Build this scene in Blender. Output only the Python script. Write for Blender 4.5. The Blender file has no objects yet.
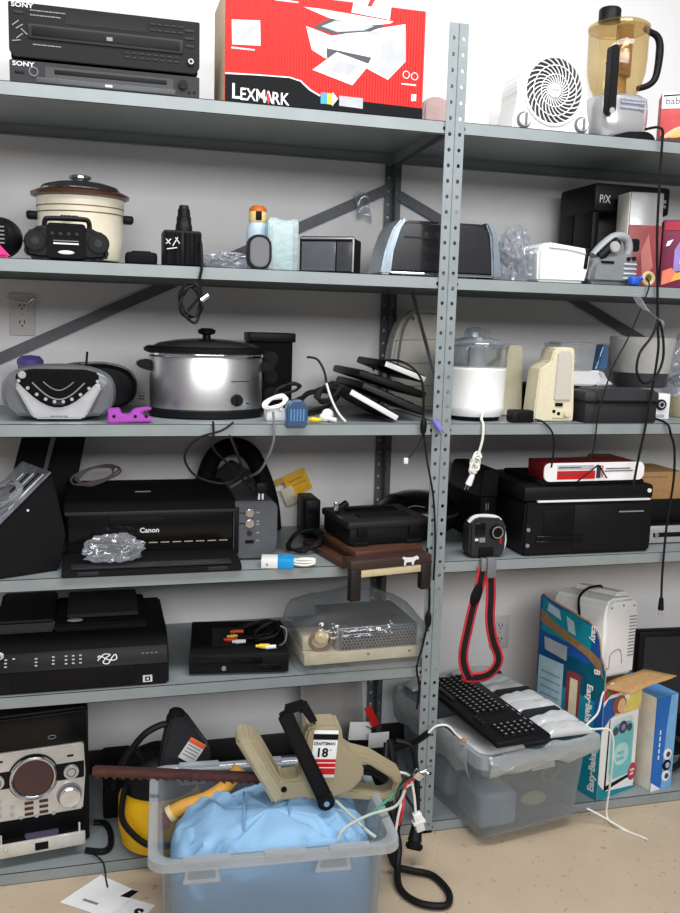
import bpy, bmesh, math, random
from mathutils import Vector, Matrix, noise
random.seed(7)
PI = math.pi
SC = bpy.context.scene
COL = SC.collection

# ------------------------------------------------------------ materials
def lin(c):
    r = []
    for v in c[:3]:
        v /= 255.0
        r.append(v/12.92 if v <= .04045 else ((v+.055)/1.055)**2.4)
    return (*r, 1.0)
MATS = {}
def mat(name, rgb, rough=.5, metal=0., var=.08, scale=30., bump=0., stretch=None, coat=0., trans=0., spec=.35):
    if name in MATS: return MATS[name]
    m = bpy.data.materials.new(name); m.use_nodes = True
    n = m.node_tree.nodes; l = m.node_tree.links
    p = n['Principled BSDF']
    tc = n.new('ShaderNodeTexCoord'); mp = n.new('ShaderNodeMapping'); l.new(tc.outputs['Object'], mp.inputs[0])
    if stretch: mp.inputs['Scale'].default_value = stretch
    nz = n.new('ShaderNodeTexNoise'); nz.inputs['Scale'].default_value = scale; nz.inputs['Detail'].default_value = 4
    l.new(mp.outputs[0], nz.inputs['Vector'])
    rp = n.new('ShaderNodeValToRGB'); c = lin(rgb)
    rp.color_ramp.elements[0].position = .3; rp.color_ramp.elements[1].position = .7
    rp.color_ramp.elements[0].color = (*[max(0, v*(1-var)) for v in c[:3]], 1)
    rp.color_ramp.elements[1].color = (*[min(1, v*(1+var)+.002*var) for v in c[:3]], 1)
    l.new(nz.outputs['Fac'], rp.inputs[0]); l.new(rp.outputs[0], p.inputs['Base Color'])
    p.inputs['Specular IOR Level'].default_value = spec; p.inputs['Roughness'].default_value = rough; p.inputs['Metallic'].default_value = metal
    if coat: p.inputs['Coat Weight'].default_value = coat; p.inputs['Coat Roughness'].default_value = .15
    if trans: p.inputs['Transmission Weight'].default_value = trans
    if bump:
        b = n.new('ShaderNodeBump'); b.inputs['Strength'].default_value = bump; b.inputs['Distance'].default_value = .002
        l.new(nz.outputs['Fac'], b.inputs['Height']); l.new(b.outputs[0], p.inputs['Normal'])
    MATS[name] = m
    return m
def film(name, rgb=(235,240,245), base=.12, edge=.5, white=.35, rough=.12, bump=.4, scale=40., tint=None):
    """thin clear plastic: mostly see-through, some gloss and a little milky scatter"""
    if name in MATS: return MATS[name]
    m = bpy.data.materials.new(name); m.use_nodes = True
    n = m.node_tree.nodes; l = m.node_tree.links
    n.remove(n['Principled BSDF'])
    out = n['Material Output']
    tr = n.new('ShaderNodeBsdfTransparent'); tr.inputs[0].default_value = lin(tint or rgb)
    gl = n.new('ShaderNodeBsdfGlossy'); gl.inputs['Roughness'].default_value = rough; gl.inputs[0].default_value = (.9,.92,.95,1)
    df = n.new('ShaderNodeBsdfDiffuse'); df.inputs[0].default_value = lin(rgb)
    m1 = n.new('ShaderNodeMixShader'); m1.inputs[0].default_value = white
    l.new(gl.outputs[0], m1.inputs[1]); l.new(df.outputs[0], m1.inputs[2])
    lw = n.new('ShaderNodeLayerWeight'); lw.inputs[0].default_value = .35
    ma = n.new('ShaderNodeMath'); ma.operation = 'MULTIPLY_ADD'; ma.inputs[1].default_value = edge; ma.inputs[2].default_value = base
    l.new(lw.outputs['Facing'], ma.inputs[0])
    m2 = n.new('ShaderNodeMixShader'); l.new(ma.outputs[0], m2.inputs[0])
    l.new(tr.outputs[0], m2.inputs[1]); l.new(m1.outputs[0], m2.inputs[2])
    l.new(m2.outputs[0], out.inputs['Surface'])
    tc = n.new('ShaderNodeTexCoord'); nz = n.new('ShaderNodeTexNoise'); nz.inputs['Scale'].default_value = scale
    l.new(tc.outputs['Object'], nz.inputs['Vector'])
    b = n.new('ShaderNodeBump'); b.inputs['Strength'].default_value = bump; b.inputs['Distance'].default_value = .004
    l.new(nz.outputs['Fac'], b.inputs['Height']); l.new(b.outputs[0], gl.inputs['Normal']); l.new(b.outputs[0], df.inputs['Normal'])
    MATS[name] = m
    return m

BLK = mat('black_plastic', (19,19,21), .45, bump=.08, scale=300, spec=.16)
BLKM = mat('black_matte', (17,17,19), .75, bump=.1, scale=200, spec=.12)
GLOSS = mat('black_gloss', (12,12,14), .2, scale=12, spec=.25)
DKG = mat('dark_grey_plastic', (42,43,46), .45, bump=.06, scale=300, spec=.2)
MDG = mat('mid_grey_plastic', (112,114,118), .45, bump=.06, scale=300)
LTG = mat('light_grey_plastic', (165,167,170), .42, scale=120)
SILV = mat('silver_plastic', (196,196,196), .32, .55, scale=150)
STEEL = mat('brushed_steel', (222,222,224), .34, 1., scale=60, stretch=(1,1,40), var=.12)
CHROME = mat('chrome', (225,226,230), .12, 1., scale=20)
WHITE = mat('white_plastic', (232,233,232), .42, var=.03, scale=60)
CREAM = mat('cream_plastic', (214,206,178), .5, var=.05, scale=80)
BEIGE = mat('beige_plastic', (184,172,140), .5, var=.05, scale=80)
RUB = mat('black_rubber_cable', (20,20,22), .5, scale=200, spec=.2)
WCAB = mat('white_cable', (225,224,218), .45, scale=100)
MARK = mat('white_marking', (222,224,226), .5, var=.03)
DIM = mat('grey_marking', (128,130,134), .5, var=.03)
SHELF = mat('shelf_grey_enamel', (142,150,152), .42, .1, var=.06, scale=14, bump=.03)
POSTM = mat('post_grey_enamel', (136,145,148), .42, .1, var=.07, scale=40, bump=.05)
CARD = mat('brown_cardboard', (186,146,98), .85, var=.1, scale=60, bump=.15)
RED = mat('red_plastic', (196,26,28), .4, var=.05)
GLASS = film('clear_plastic', (236,240,242), base=.10, edge=.5, white=.3, bump=.1)
FILM = film('crumpled_clear_film', (238,240,244), base=.14, edge=.5, white=.45, rough=.16, bump=.35, scale=30)

# ------------------------------------------------------------ geometry builder
class G:
    def __init__(s): s.bm = bmesh.new()
    def add(s, t, mi=0, M=None):
        if M is not None: bmesh.ops.transform(t, matrix=M, verts=t.verts)
        for f in t.faces: f.material_index = mi
        me = bpy.data.meshes.new('t'); t.to_mesh(me); t.free()
        s.bm.from_mesh(me); bpy.data.meshes.remove(me)
        return s
    def box(s, x0, y0, z0, x1, y1, z1, bev=.0, mi=0, M=None, seg=2):
        t = bmesh.new(); bmesh.ops.create_cube(t, size=1)
        bmesh.ops.transform(t, verts=t.verts, matrix=Matrix.Translation(((x0+x1)/2,(y0+y1)/2,(z0+z1)/2)) @ Matrix.Diagonal((abs(x1-x0),abs(y1-y0),abs(z1-z0),1)))
        if bev > 0:
            bev = min(bev, .49*min(abs(x1-x0),abs(y1-y0),abs(z1-z0)))
            bmesh.ops.bevel(t, geom=list(t.edges), offset=bev, segments=seg, profile=.5, affect='EDGES')
        return s.add(t, mi, M)
    def cyl(s, p, q, r, r2=None, mi=0, seg=24, bev=0, M=None):
        p = Vector(p); q = Vector(q); d = q-p
        t = bmesh.new()
        bmesh.ops.create_cone(t, cap_ends=True, segments=seg, radius1=r, radius2=r if r2 is None else r2, depth=d.length)
        if bev: bmesh.ops.bevel(t, geom=[e for e in t.edges if any(len(f.verts) > 4 for f in e.link_faces)], offset=bev, segments=2, affect='EDGES')
        R = Vector((0,0,1)).rotation_difference(d).to_matrix().to_4x4()
        bmesh.ops.transform(t, verts=t.verts, matrix=Matrix.Translation((p+q)/2) @ R)
        return s.add(t, mi, M)
    def ell(s, c, r, mi=0, u=24, v=14, M=None):
        t = bmesh.new(); bmesh.ops.create_uvsphere(t, u_segments=u, v_segments=v, radius=1)
        bmesh.ops.transform(t, verts=t.verts, matrix=Matrix.Translation(c) @ Matrix.Diagonal((*r,1)))
        return s.add(t, mi, M)
    def rings(s, rings, mi=0, cap=True, closed=True, M=None):
        t = bmesh.new(); R = [[t.verts.new(p) for p in r] for r in rings]; n = len(R[0])
        for a, b in zip(R, R[1:]):
            for i in range(n if closed else n-1):
                j = (i+1) % n; t.faces.new((a[i], a[j], b[j], b[i]))
        if cap and closed: t.faces.new(R[0][::-1]); t.faces.new(R[-1])
        bmesh.ops.recalc_face_normals(t, faces=t.faces)
        return s.add(t, mi, M)
    def lathe(s, prof, c=(0,0,0), sx=1, sy=1, seg=40, mi=0, cap=True, M=None):
        c = Vector(c)
        return s.rings([[c+Vector((r*sx*math.cos(2*PI*k/seg), r*sy*math.sin(2*PI*k/seg), z)) for k in range(seg)] for r, z in prof], mi, cap, M=M)
    def tube(s, pts, r, mi=0, seg=8, smooth=True, sub=6, flat=None):
        P = [Vector(p) for p in pts]
        if smooth and len(P) > 2:
            Q = []
            for i in range(len(P)-1):
                a = P[max(i-1,0)]; b = P[i]; c = P[i+1]; d = P[min(i+2,len(P)-1)]
                for k in range(sub):
                    t = k/sub
                    Q.append(.5*((2*b)+(c-a)*t+(2*a-5*b+4*c-d)*t*t+(3*b-a-3*c+d)*t**3))
            Q.append(P[-1]); P = Q
        rings = []; up = None
        for i, p in enumerate(P):
            d = (P[min(i+1,len(P)-1)]-P[max(i-1,0)])
            if d.length < 1e-9: d = Vector((0,0,1))
            d.normalize()
            if up is None:
                up = Vector((0,1,0)) if abs(d.y) < .8 else Vector((1,0,0))
            up = (up-d*up.dot(d))
            if up.length < 1e-6: up = d.orthogonal()
            up.normalize(); sd = d.cross(up)
            rr = r(i/(len(P)-1)) if callable(r) else r
            fu = flat or 1
            rings.append([p+(sd*math.cos(2*PI*k/seg)+up*math.sin(2*PI*k/seg)*fu)*rr for k in range(seg)])
        return s.rings(rings, mi)
    def prism(s, pts, y0, y1, bev=0, mi=0, M=None, axis='y', seg=2):
        """outline in (x,z), extruded along y (axis='y'); in (y,z) along x; in (x,y) along z"""
        f = {'y': lambda a,b,d:(a,d,b), 'x': lambda a,b,d:(d,a,b), 'z': lambda a,b,d:(a,b,d)}[axis]
        t = bmesh.new()
        A = [t.verts.new(f(a,b,y0)) for a,b in pts]; B = [t.verts.new(f(a,b,y1)) for a,b in pts]; n = len(A)
        t.faces.new(A); t.faces.new(B[::-1])
        for i in range(n): t.faces.new((A[i], B[i], B[(i+1)%n], A[(i+1)%n]))
        bmesh.ops.recalc_face_normals(t, faces=t.faces)
        if bev: bmesh.ops.bevel(t, geom=list(t.edges), offset=bev, segments=seg, affect='EDGES', clamp_overlap=True)
        return s.add(t, mi, M)
    def grid(s, fn, nu, nv, mi=0, M=None):
        t = bmesh.new(); V = [[t.verts.new(fn(i/nu, j/nv)) for j in range(nv+1)] for i in range(nu+1)]
        for i in range(nu):
            for j in range(nv): t.faces.new((V[i][j], V[i+1][j], V[i+1][j+1], V[i][j+1]))
        return s.add(t, mi, M)
    def torus(s, c, R, r, axis='y', mi=0, seg=32, sx=1, sz=1):
        pts = []
        for k in range(seg+1):
            a = 2*PI*k/seg; u, v = R*math.cos(a)*sx, R*math.sin(a)*sz
            pts.append({'y':(c[0]+u,c[1],c[2]+v),'z':(c[0]+u,c[1]+v,c[2]),'x':(c[0],c[1]+u,c[2]+v)}[axis])
        return s.tube(pts, r, mi, smooth=False)
    def build(s, name, m=None, parent=None, loc=(0,0,0), rz=0, rot=None, ang=40, thick=0, sub=0, flat=False):
        me = bpy.data.meshes.new(name); s.bm.to_mesh(me); s.bm.free()
        for x in (m if isinstance(m, (list,tuple)) else [m]):
            if x: me.materials.append(x)
        if not flat:
            me.polygons.foreach_set('use_smooth', [True]*len(me.polygons))
            me.set_sharp_from_angle(angle=math.radians(ang))
        o = bpy.data.objects.new(name, me); COL.objects.link(o)
        if parent: o.parent = parent
        o.location = loc; o.rotation_euler = rot or (0,0,rz)
        if sub: md = o.modifiers.new('s','SUBSURF'); md.levels = md.render_levels = sub
        if thick: md = o.modifiers.new('t','SOLIDIFY'); md.thickness = thick; md.offset = 0
        return o
def tag(o, label, cat, group=None):
    o['label'] = label; o['category'] = cat
    if group: o['group'] = group
    return o
def thing(name, label, cat, loc=(0,0,0), rz=0, group=None, rot=None):
    o = bpy.data.objects.new(name, None); COL.objects.link(o); o.empty_display_size = .05
    o.location = loc; o.rotation_euler = rot or (0,0,math.radians(rz))
    return tag(o, label, cat, group)
def struct(o): o['kind'] = 'structure'; return o
def txt(s, size, m, parent, loc, rot=(PI/2,0,0), name='lettering', bold=0., sx=1., align='LEFT', depth=.0004):
    cu = bpy.data.curves.new('f', 'FONT'); cu.body = s; cu.size = size; cu.extrude = depth; cu.offset = bold*size; cu.resolution_u = 3
    cu.align_x = align
    t = bpy.data.objects.new('f', cu); COL.objects.link(t)
    dg = bpy.context.evaluated_depsgraph_get()
    me = bpy.data.meshes.new_from_object(t.evaluated_get(dg)); bpy.data.objects.remove(t)
    me.transform(Matrix.Diagonal((sx,1,1,1))); me.materials.clear(); me.materials.append(m)
    o = bpy.data.objects.new(name, me); COL.objects.link(o); o.parent = parent; o.location = loc; o.rotation_euler = rot
    return o
def tree_copy(o, parent=None):
    c = o.copy(); COL.objects.link(c)
    if parent: c.parent = parent
    for ch in list(o.children): tree_copy(ch, c)
    return c
def cable(name, label, cat, pts, r=.0028, m=RUB, group=None):
    return tag(G().tube(pts, r).build(name, m), label, cat, group)
def arc(cx, cz, r, a0, a1, n, sz=1):
    return [(cx+r*math.cos(math.radians(a0+(a1-a0)*k/n)), cz+r*sz*math.sin(math.radians(a0+(a1-a0)*k/n))) for k in range(n+1)]
def rrect(x0, z0, x1, z1, r, n=4):
    return arc(x1-r,z0+r,r,-90,0,n)+arc(x1-r,z1-r,r,0,90,n)+arc(x0+r,z1-r,r,90,180,n)+arc(x0+r,z0+r,r,180,270,n)
def crumple(cx, cy, cz, rx, ry, rz, amp=.25, seed=0, floor=None, freq=3., sub=4):
    """crumpled ball of film"""
    t = bmesh.new(); bmesh.ops.create_icosphere(t, subdivisions=sub, radius=1)
    for v in t.verts:
        d = v.co.normalized(); n1 = noise.noise(d*freq+Vector((seed*7.1,1,2))); n2 = noise.noise(d*freq*2.3+Vector((3,seed*5.3,9)))
        k = 1+amp*(1-2*abs(n1))+amp*.6*n2
        v.co = Vector((cx+d.x*rx*k, cy+d.y*ry*k, cz+d.z*rz*k))
        if floor is not None and v.co.z < floor: v.co.z = floor
    return t
def bars(g, rows, y, mi=0, h=.002, gap=.0012, t=.0005):
    """small printed words too fine to read: runs of short dashes"""
    for x0, x1, z in rows:
        x = x0
        while x < x1:
            w = min(random.uniform(.004,.012), x1-x)
            g.box(x, y-t, z, x+w, y, z+h, mi=mi); x += w+gap
    return g
ZAL, ZAR, ZB, ZC, ZD, ZE, ZF = 1.9256, 1.9271, 1.5421, 1.1626, .7886, .4956, .0316
WALL = .487

def dots(name, m, parent, pts, y, r, d=.003, seg=14, box=None):
    """a button (or knob) at each (x,z): each a mesh object of its own, sharing one mesh"""
    first = None
    for x, z in pts:
        if first is None:
            g = G()
            if box: g.box(-box[0]/2,-d,-box[1]/2,box[0]/2,.0005,box[1]/2,min(box)*.2)
            else: g.cyl((0,.0005,0),(0,-d,0),r,seg=seg,bev=min(r*.2,d*.3))
            first = o = g.build(name, m, parent)
        else:
            o = first.copy(); COL.objects.link(o)
        o.location = (x,y,z)
    return first
# ------------------------------------------------------------ setting
def floor_material():
    m = mat('linoleum_floor', (190,172,148), .42, var=.05, scale=6)
    n = m.node_tree.nodes; l = m.node_tree.links; p = n['Principled BSDF']
    base = p.inputs['Base Color'].links[0].from_socket
    tc = n.new('ShaderNodeTexCoord')
    vo = n.new('ShaderNodeTexNoise'); vo.inputs['Scale'].default_value = 42; vo.inputs['Detail'].default_value = 3; vo.inputs['Roughness'].default_value = .65
    l.new(tc.outputs['Object'], vo.inputs['Vector'])
    r = n.new('ShaderNodeValToRGB'); r.color_ramp.elements[0].position = .62; r.color_ramp.elements[1].position = .72
    r.color_ramp.elements[0].color = (0,0,0,1); r.color_ramp.elements[1].color = (.75,.75,.75,1)
    l.new(vo.outputs['Fac'], r.inputs[0])
    mx = n.new('ShaderNodeMixRGB'); mx.inputs[2].default_value = lin((128,104,80))
    l.new(r.outputs[0], mx.inputs[0]); l.new(base, mx.inputs[1]); l.new(mx.outputs[0], p.inputs['Base Color'])
    return m
struct(G().box(-3,-4,-.1,3,WALL+.1,0).build('floor', floor_material()))
struct(G().box(-3,WALL,0,3,WALL+.1,2.75).build('wall_back', mat('painted_wall', (226,225,226), .75, var=.025, scale=5, bump=.05)))
struct(G().box(-3,WALL-.006,0,3,WALL,.102,.002).build('baseboard_back', mat('black_vinyl_base', (34,34,38), .5)))

def outlet(x0, x1, z0, z1, label):
    t = thing('wall_outlet', label, 'outlet', ((x0+x1)/2, WALL, (z0+z1)/2))
    w = (x1-x0)/2; h = (z1-z0)/2
    W2 = mat('outlet_plastic', (205,203,202), .5, var=.03)
    G().box(-w,-.006,-h,w,0,h,.003).build('cover_plate', W2, t)
    for s in (-1,1):
        f = G().prism(rrect(-.017,s*h*.4-.0145,.017,s*h*.4+.0145,.008), -.0085,-.005,.0008).build('socket', W2, t)
        g = G()
        for dx in (-.006,.006): g.box(dx-.0013,-.0092,s*h*.4-.002,dx+.0013,-.008,s*h*.4+.008)
        g.cyl((0,-.0092,s*h*.4-.008),(0,-.008,s*h*.4-.008),.0025,seg=10)
        g.build('slots', BLKM, f)
    G().cyl((0,-.0075,0),(0,-.005,0),.003,seg=10).build('screw', LTG, t)
    return t
o1 = outlet(-1.108,-1.04,1.357,1.474,'double wall outlet above the silver boombox on the left')
o2 = outlet(.404,.474,.335,.452,'double wall outlet behind the red and black hanging camera strap')
tag(G().tube([(-1.115,.478,1.462),(-1.09,.468,1.45),(-1.06,.466,1.448),(-1.04,.466,1.462),(-1.045,.468,1.44),(-1.03,.468,1.455)],.0025).build('twist_tie',film('tie_film',(240,240,240),base=.5,edge=.4,white=.6)), 'twisted strip of clear plastic stuck over the upper left wall outlet','plastic strip')

# ------------------------------------------------------------ shelving
def flange(length, w, z0, pitch=.0381, hole=.0046, first=.019):
    """perforated strip in the local xz plane, x from 0 to w"""
    t = bmesh.new(); n = int(length/pitch); cells = []
    z = z0
    def quad(a,b,c,d): t.faces.new([t.verts.new((x,0,y)) for x,y in (a,b,c,d)])
    for k in range(n):
        za = z0+k*pitch; zb = za+pitch; cx = w/2; cz = (za+zb)/2
        outer = [(0,za),(w/2,za),(w,za),(w,cz),(w,zb),(w/2,zb),(0,zb),(0,cz)]
        inner = [(cx+hole*math.cos(a), cz+hole*1.15*math.sin(a)) for a in [math.radians(225+45*i) for i in range(8)]]
        vo = [t.verts.new((x,0,y)) for x,y in outer]; vi = [t.verts.new((x,0,y)) for x,y in inner]
        for i in range(8): j=(i+1)%8; t.faces.new((vo[i],vo[j],vi[j],vi[i]))
    if z0+n*pitch < z0+length-1e-4: quad((0,z0+n*pitch),(w,z0+n*pitch),(w,z0+length),(0,z0+length))
    bmesh.ops.remove_doubles(t, verts=t.verts, dist=1e-5)
    return t
PH = 2.158; DEP = .472
REAR = mat('rear_shaded_enamel', (96,99,103), .5, .1, var=.08, scale=40, bump=.05, spec=.2)  # shaded look of rear posts and braces put into a darker colour
def post(parent, x0, x1, y, side_x, dirn):
    g = G(); z0 = .001+.0065
    w = x1-x0
    g.add(flange(PH-.008, w, 0, first=0), M=Matrix.Translation((x0,y,.008)))
    # side flange running back (dirn +1) or forward (-1)
    M = Matrix.Translation((side_x,y,.008)) @ Matrix.Rotation(PI/2*dirn,4,'Z')
    g.add(flange(PH-.008, .036, 0), M=M)
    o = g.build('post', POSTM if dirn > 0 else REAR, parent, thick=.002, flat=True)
    G().box(min(x0,side_x)-.0005,min(y,y+.036*dirn)-.001,0,max(x1,side_x)+.0005,max(y,y+.036*dirn)+.001,.01,.001).build('foot_cap', BLKM, o)
    return o
def shelf(parent, x0, x1, z, lip=.031):
    g = G(); t = .0015
    g.box(x0,.0,z-t,x1,DEP,z)
    for y in (.0,DEP-t):
        g.box(x0,y,z-lip,x1,y+t,z)
    g.box(x0,.0,z-lip,x1,.012,z-lip+t); g.box(x0,DEP-.012,z-lip,x1,DEP,z-lip+t)
    g.box(x0,.0,z-lip,x0+t,DEP,z); g.box(x1-t,.0,z-lip,x1,DEP,z)
    o = g.build('shelf', SHELF, parent)
    for x in (x0+.022, x1-.022): G().cyl((x,-.0012,z-lip*.55),(x,.001,z-lip*.55),.0048,seg=12).build('bolt_hole_disc', BLKM, o)  # dark disc painted in place of an open, shaded bolt hole
    return o
def strip(parent, a, b, w=.03, t=.002, name='brace'):
    a = Vector(a); b = Vector(b); d = (b-a).normalized()
    nrm = Vector((0,1,0)) if abs(d.x) > abs(d.y) else Vector((1,0,0))
    s = d.cross(nrm).normalized()*w/2; n2 = nrm*t/2
    g = G(); g.rings([[p+s+n2,p-s+n2,p-s-n2,p+s-n2] for p in (a,b)])
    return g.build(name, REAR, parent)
U = thing('shelving_unit','grey steel shelving unit with six shelves at left of the perforated front posts','shelf',(-.61,0,0))
V = thing('shelving_unit','grey steel shelving unit with five shelves at right of the perforated front posts','shelf',(.61,0,0))
def off(o, p): o.location = Vector(o.location)-Vector(p.location); return o
for par, xs, zs in ((U,(-1.22,0),(1.925,1.5415,1.162,.788,.495,.031)), (V,(0,1.22),(1.9265,1.541,1.162,.7865,.031))):
    x0, x1 = xs
    for (a,b,sx) in ((x0+.0015,x0+.0255,x0+.0015),(x1-.0255,x1-.0015,x1-.0015)):
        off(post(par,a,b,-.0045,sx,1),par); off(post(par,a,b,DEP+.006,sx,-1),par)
    for z in zs: off(shelf(par,x0+.0035,x1-.0035,z),par)
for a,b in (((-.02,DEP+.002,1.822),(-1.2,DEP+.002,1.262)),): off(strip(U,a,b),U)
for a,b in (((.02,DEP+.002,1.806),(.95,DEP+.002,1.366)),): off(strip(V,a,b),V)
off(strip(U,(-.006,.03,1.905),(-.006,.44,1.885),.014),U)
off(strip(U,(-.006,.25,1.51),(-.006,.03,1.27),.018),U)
tag(G().grid(lambda u,v:(-.125+.045*u+.012*v, .462+.006*math.sin(u*5+v*9), 1.80-.075*v+.012*math.sin(u*4)),6,12).build('plastic_tag',FILM,thick=.0008),'crumpled clear plastic tag hanging from the diagonal brace','tag')
# ------------------------------------------------------------ top shelf, left bay
t = thing('dvd_player','slim dark grey disc player under the larger disc changer on the top shelf','disc player',(-.845,.03,ZAL))
G().box(-.208,.012,.006,.208,.33,.051,.002).build('body',BLK,t)
pn = G().prism(rrect(-.211,.004,.211,.053,.003),0,.012,.0015).build('front_panel',DKG,t)
G().box(-.135,-.0012,.018,.15,.002,.044).build('display_window',GLOSS,pn)
G().box(-.115,-.003,.029,.135,.001,.039,.001).build('disc_tray',BLK,pn)
G().box(-.155,-.002,.008,.155,.001,.02,.001).build('lower_trim',mat('graphite',(74,75,78),.4),pn)
dots('button',BLK,pn,[(-.19,.027)],0,0,.002,box=(.02,.006))
G().cyl((.172,0,.032),(.172,-.008,.032),.011,bev=.002).build('jog_knob',BLK,pn)
G().torus((-.16,-.001,.03),.009,.0018).build('power_ring',MDG,pn)
dots('button',BLK,pn,[(.187,.017),(.199,.018)],0,.0035,.002)
txt('SONY',.0135,MARK,pn,(-.205,-.001,.0405),bold=.02,sx=1.3)
G().box(-.004,-.0028,.0115,.012,-.001,.0165).build('disc_mark',MARK,pn)
for x in (-.17,.17):
    for y in (.04,.28): G().cyl((x,y,0),(x,y,.007),.014).build('foot',BLKM,t)

t = thing('cd_changer','tall black disc changer stacked on top of the slim disc player','disc player',(-.845,.03,ZAL+.0535))
G().box(-.208,.012,.007,.208,.36,.121,.002).build('body',BLK,t)
pn = G().prism([(-.211,.02),(-.2,.006),(.2,.006),(.211,.02),(.211,.122),(-.211,.122)],0,.012,.0015).build('front_panel',BLK,t)
G().box(-.17,-.0045,.047,.172,.001,.078,.0015).build('disc_drawer',DKG,pn)
G().box(-.162,-.0055,.053,.165,-.004,.074,.001).build('drawer_face',BLK,pn)
G().box(-.09,-.001,.086,.09,.001,.117).build('display_window',GLOSS,pn)
dots('button',DKG,pn,[(x,z) for z in (.093,.106) for x in (.103,.119,.135,.151,.167)],0,0,.002,box=(.012,.004))
dots('button',DKG,pn,[(x,z) for z in (.028,.038) for x in (.045,.061,.077,.093,.109,.125,.141,.157)],0,0,.002,box=(.011,.004))
dots('button',DKG,pn,[(.187,.1),(.187,.083),(.187,.066),(-.19,.1)],0,0,.002,box=(.022,.006))
for i,(x,z,a) in enumerate(((-.196,.077,40),(-.188,.07,35),(-.178,.06,-40),(-.188,.05,40),(-.195,.04,10))):
    G().box(-.009,-.0025,-.0012,.009,0,.0012).build('slanted_mark',DIM,pn,loc=(x,0,z),rot=(0,-math.radians(a),0))
G().cyl((.19,0,.031),(.19,-.008,.031),.0085,bev=.0015).build('jog_knob',DKG,pn)
G().torus((.19,-.009,.031),.005,.0012).build('knob_ring',MARK,pn)
txt('SONY',.0135,MARK,pn,(-.205,-.0006,.1115),bold=.02,sx=1.3)
bars(G(),[(-.165,-.09,.106),(-.165,-.1,.096),(-.16,-.1,.034),(-.155,-.14,.062),(.1,.16,.062)],-.001,h=.0024).build('small_print',DIM,pn)
G().box(0,-.0065,.058,.013,-.005,.066).build('disc_mark',DIM,pn)
for x in (-.17,.17):
    for y in (.05,.3): G().cyl((x,y,0),(x,y,.008),.016).build('foot',BLKM,t)

# boxed printer
t = thing('printer_box','big red printer carton with a white printer pictured on its front','box',(-.329,.018,ZAL)); t.scale=(.985,1,.985)
G().box(-.252,0,.0,.252,.19,.262,.002,M=Matrix.Translation((0,.001,0))).build('carton',mat('bleached_card',(214,190,160),.8,var=.08,scale=40,bump=.1),t)
def redboard():
    m = mat('printed_red_board',(204,22,14),.45,var=.05,scale=25)
    n = m.node_tree.nodes; l = m.node_tree.links; p = n['Principled BSDF']
    tc = n.new('ShaderNodeTexCoord'); wv = n.new('ShaderNodeTexWave'); wv.inputs['Scale'].default_value = 42; wv.bands_direction = 'X'
    l.new(tc.outputs['Object'],wv.inputs['Vector'])
    b = n.new('ShaderNodeBump'); b.inputs['Strength'].default_value = .35; b.inputs['Distance'].default_value = .003
    l.new(wv.outputs['Fac'],b.inputs['Height']); l.new(b.outputs[0],p.inputs['Normal'])
    return m
fr = G().box(-.2515,-.0008,.001,.2515,.0012,.261).build('printed_front',redboard(),t)
def bc(cx,cy): return ((cx-38)*.000897-.252, (283+(cx-38)*.08-cy)*.000897)
INK = mat('ink_black',(17,18,21),.5,spec=.1); PW = mat('print_white',(236,236,238),.5,var=.03); PG = mat('print_grey',(176,178,184),.5); PD = mat('print_dark',(70,72,80),.5)
def art(name,pts,m,y,par,cv=None):
    g = G(); P = [(cv(*p) if cv else p) for p in pts]
    return g.prism(P,y,y+.0004).build(name,m,par,flat=True)
art('black_band',[(40,282),(600,326),(600,296),(300,266),(270,250),(245,228),(215,219),(130,214),(40,210)],INK,-.0013,fr,bc)
art('white_line',[(40,211),(40,207),(130,211),(215,216),(247,225),(273,247),(302,263),(300,266),(270,250),(245,228),(215,219),(130,214)],PW,-.0014,fr,bc)
pp = art('printer_picture',[(258,85),(330,108),(540,72),(545,170),(495,220),(430,190),(310,165),(275,145)],PW,-.0014,fr,bc)
art('picture_lid',[(250,36),(300,40),(505,66),(495,72),(420,80),(320,62)],PW,-.0015,fr,bc)
art('picture_glass',[(275,86),(330,62),(480,78),(440,94),(335,104)],PD,-.00145,fr,bc)
art('picture_glass_shine',[(300,84),(340,68),(450,80),(420,92),(345,98)],PG,-.0016,fr,bc)
art('picture_slot',[(316,140),(445,162),(430,190),(318,166)],PD,-.0017,fr,bc)
art('picture_paper',[(278,197),(345,150),(440,180),(392,236)],PW,-.0019,fr,bc)
art('picture_photo',[(318,196),(352,172),(410,184),(378,214)],PG,-.0021,fr,bc)
art('picture_side',[(470,120),(542,90),(545,168),(495,218),(470,200)],PG,-.0017,fr,bc)
art('picture_panel',[(400,100),(510,84),(510,94),(405,112)],PG,-.0017,fr,bc)
art('picture_sheet_support',[(392,2),(500,2),(494,62),(384,46)],PW,-.0013,fr,bc)
art('support_stripe',[(440,2),(456,2),(440,30),(428,28)],RED,-.0015,fr,bc)
ic = art('picture_tile',[(56,74),(132,74),(134,138),(58,136)],PW,-.0014,fr,bc); art('tile_photo',[(60,120),(100,82),(130,84),(88,130)],PG,-.0016,fr,bc)
art('picture_tile',[(52,-8),(135,-6),(135,6),(52,3)],PW,-.0014,fr,bc); art('picture_tile',[(168,-10),(246,-8),(246,14),(170,10)],PW,-.0014,fr,bc); art('tile_photo',[(205,-8),(240,-6),(240,12),(205,10)],PD,-.0016,fr,bc)
for c in ((548,206),(573,210)):
    a,b = bc(*c); G().torus((a,-.0013,b),.0085,.0012,seg=20).build('icon_ring',PW,fr)
art('recycle_icon',[(566,258),(580,258),(580,276),(566,276)],PW,-.0014,fr,bc)
art('colour_icon',[(303,256),(322,257),(322,286),(303,285)],mat('print_cyan',(70,160,200),.5),-.0017,fr,bc); art('colour_icon',[(322,257),(336,258),(336,288),(322,286)],mat('print_yellow',(226,196,60),.5),-.0017,fr,bc)
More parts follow.
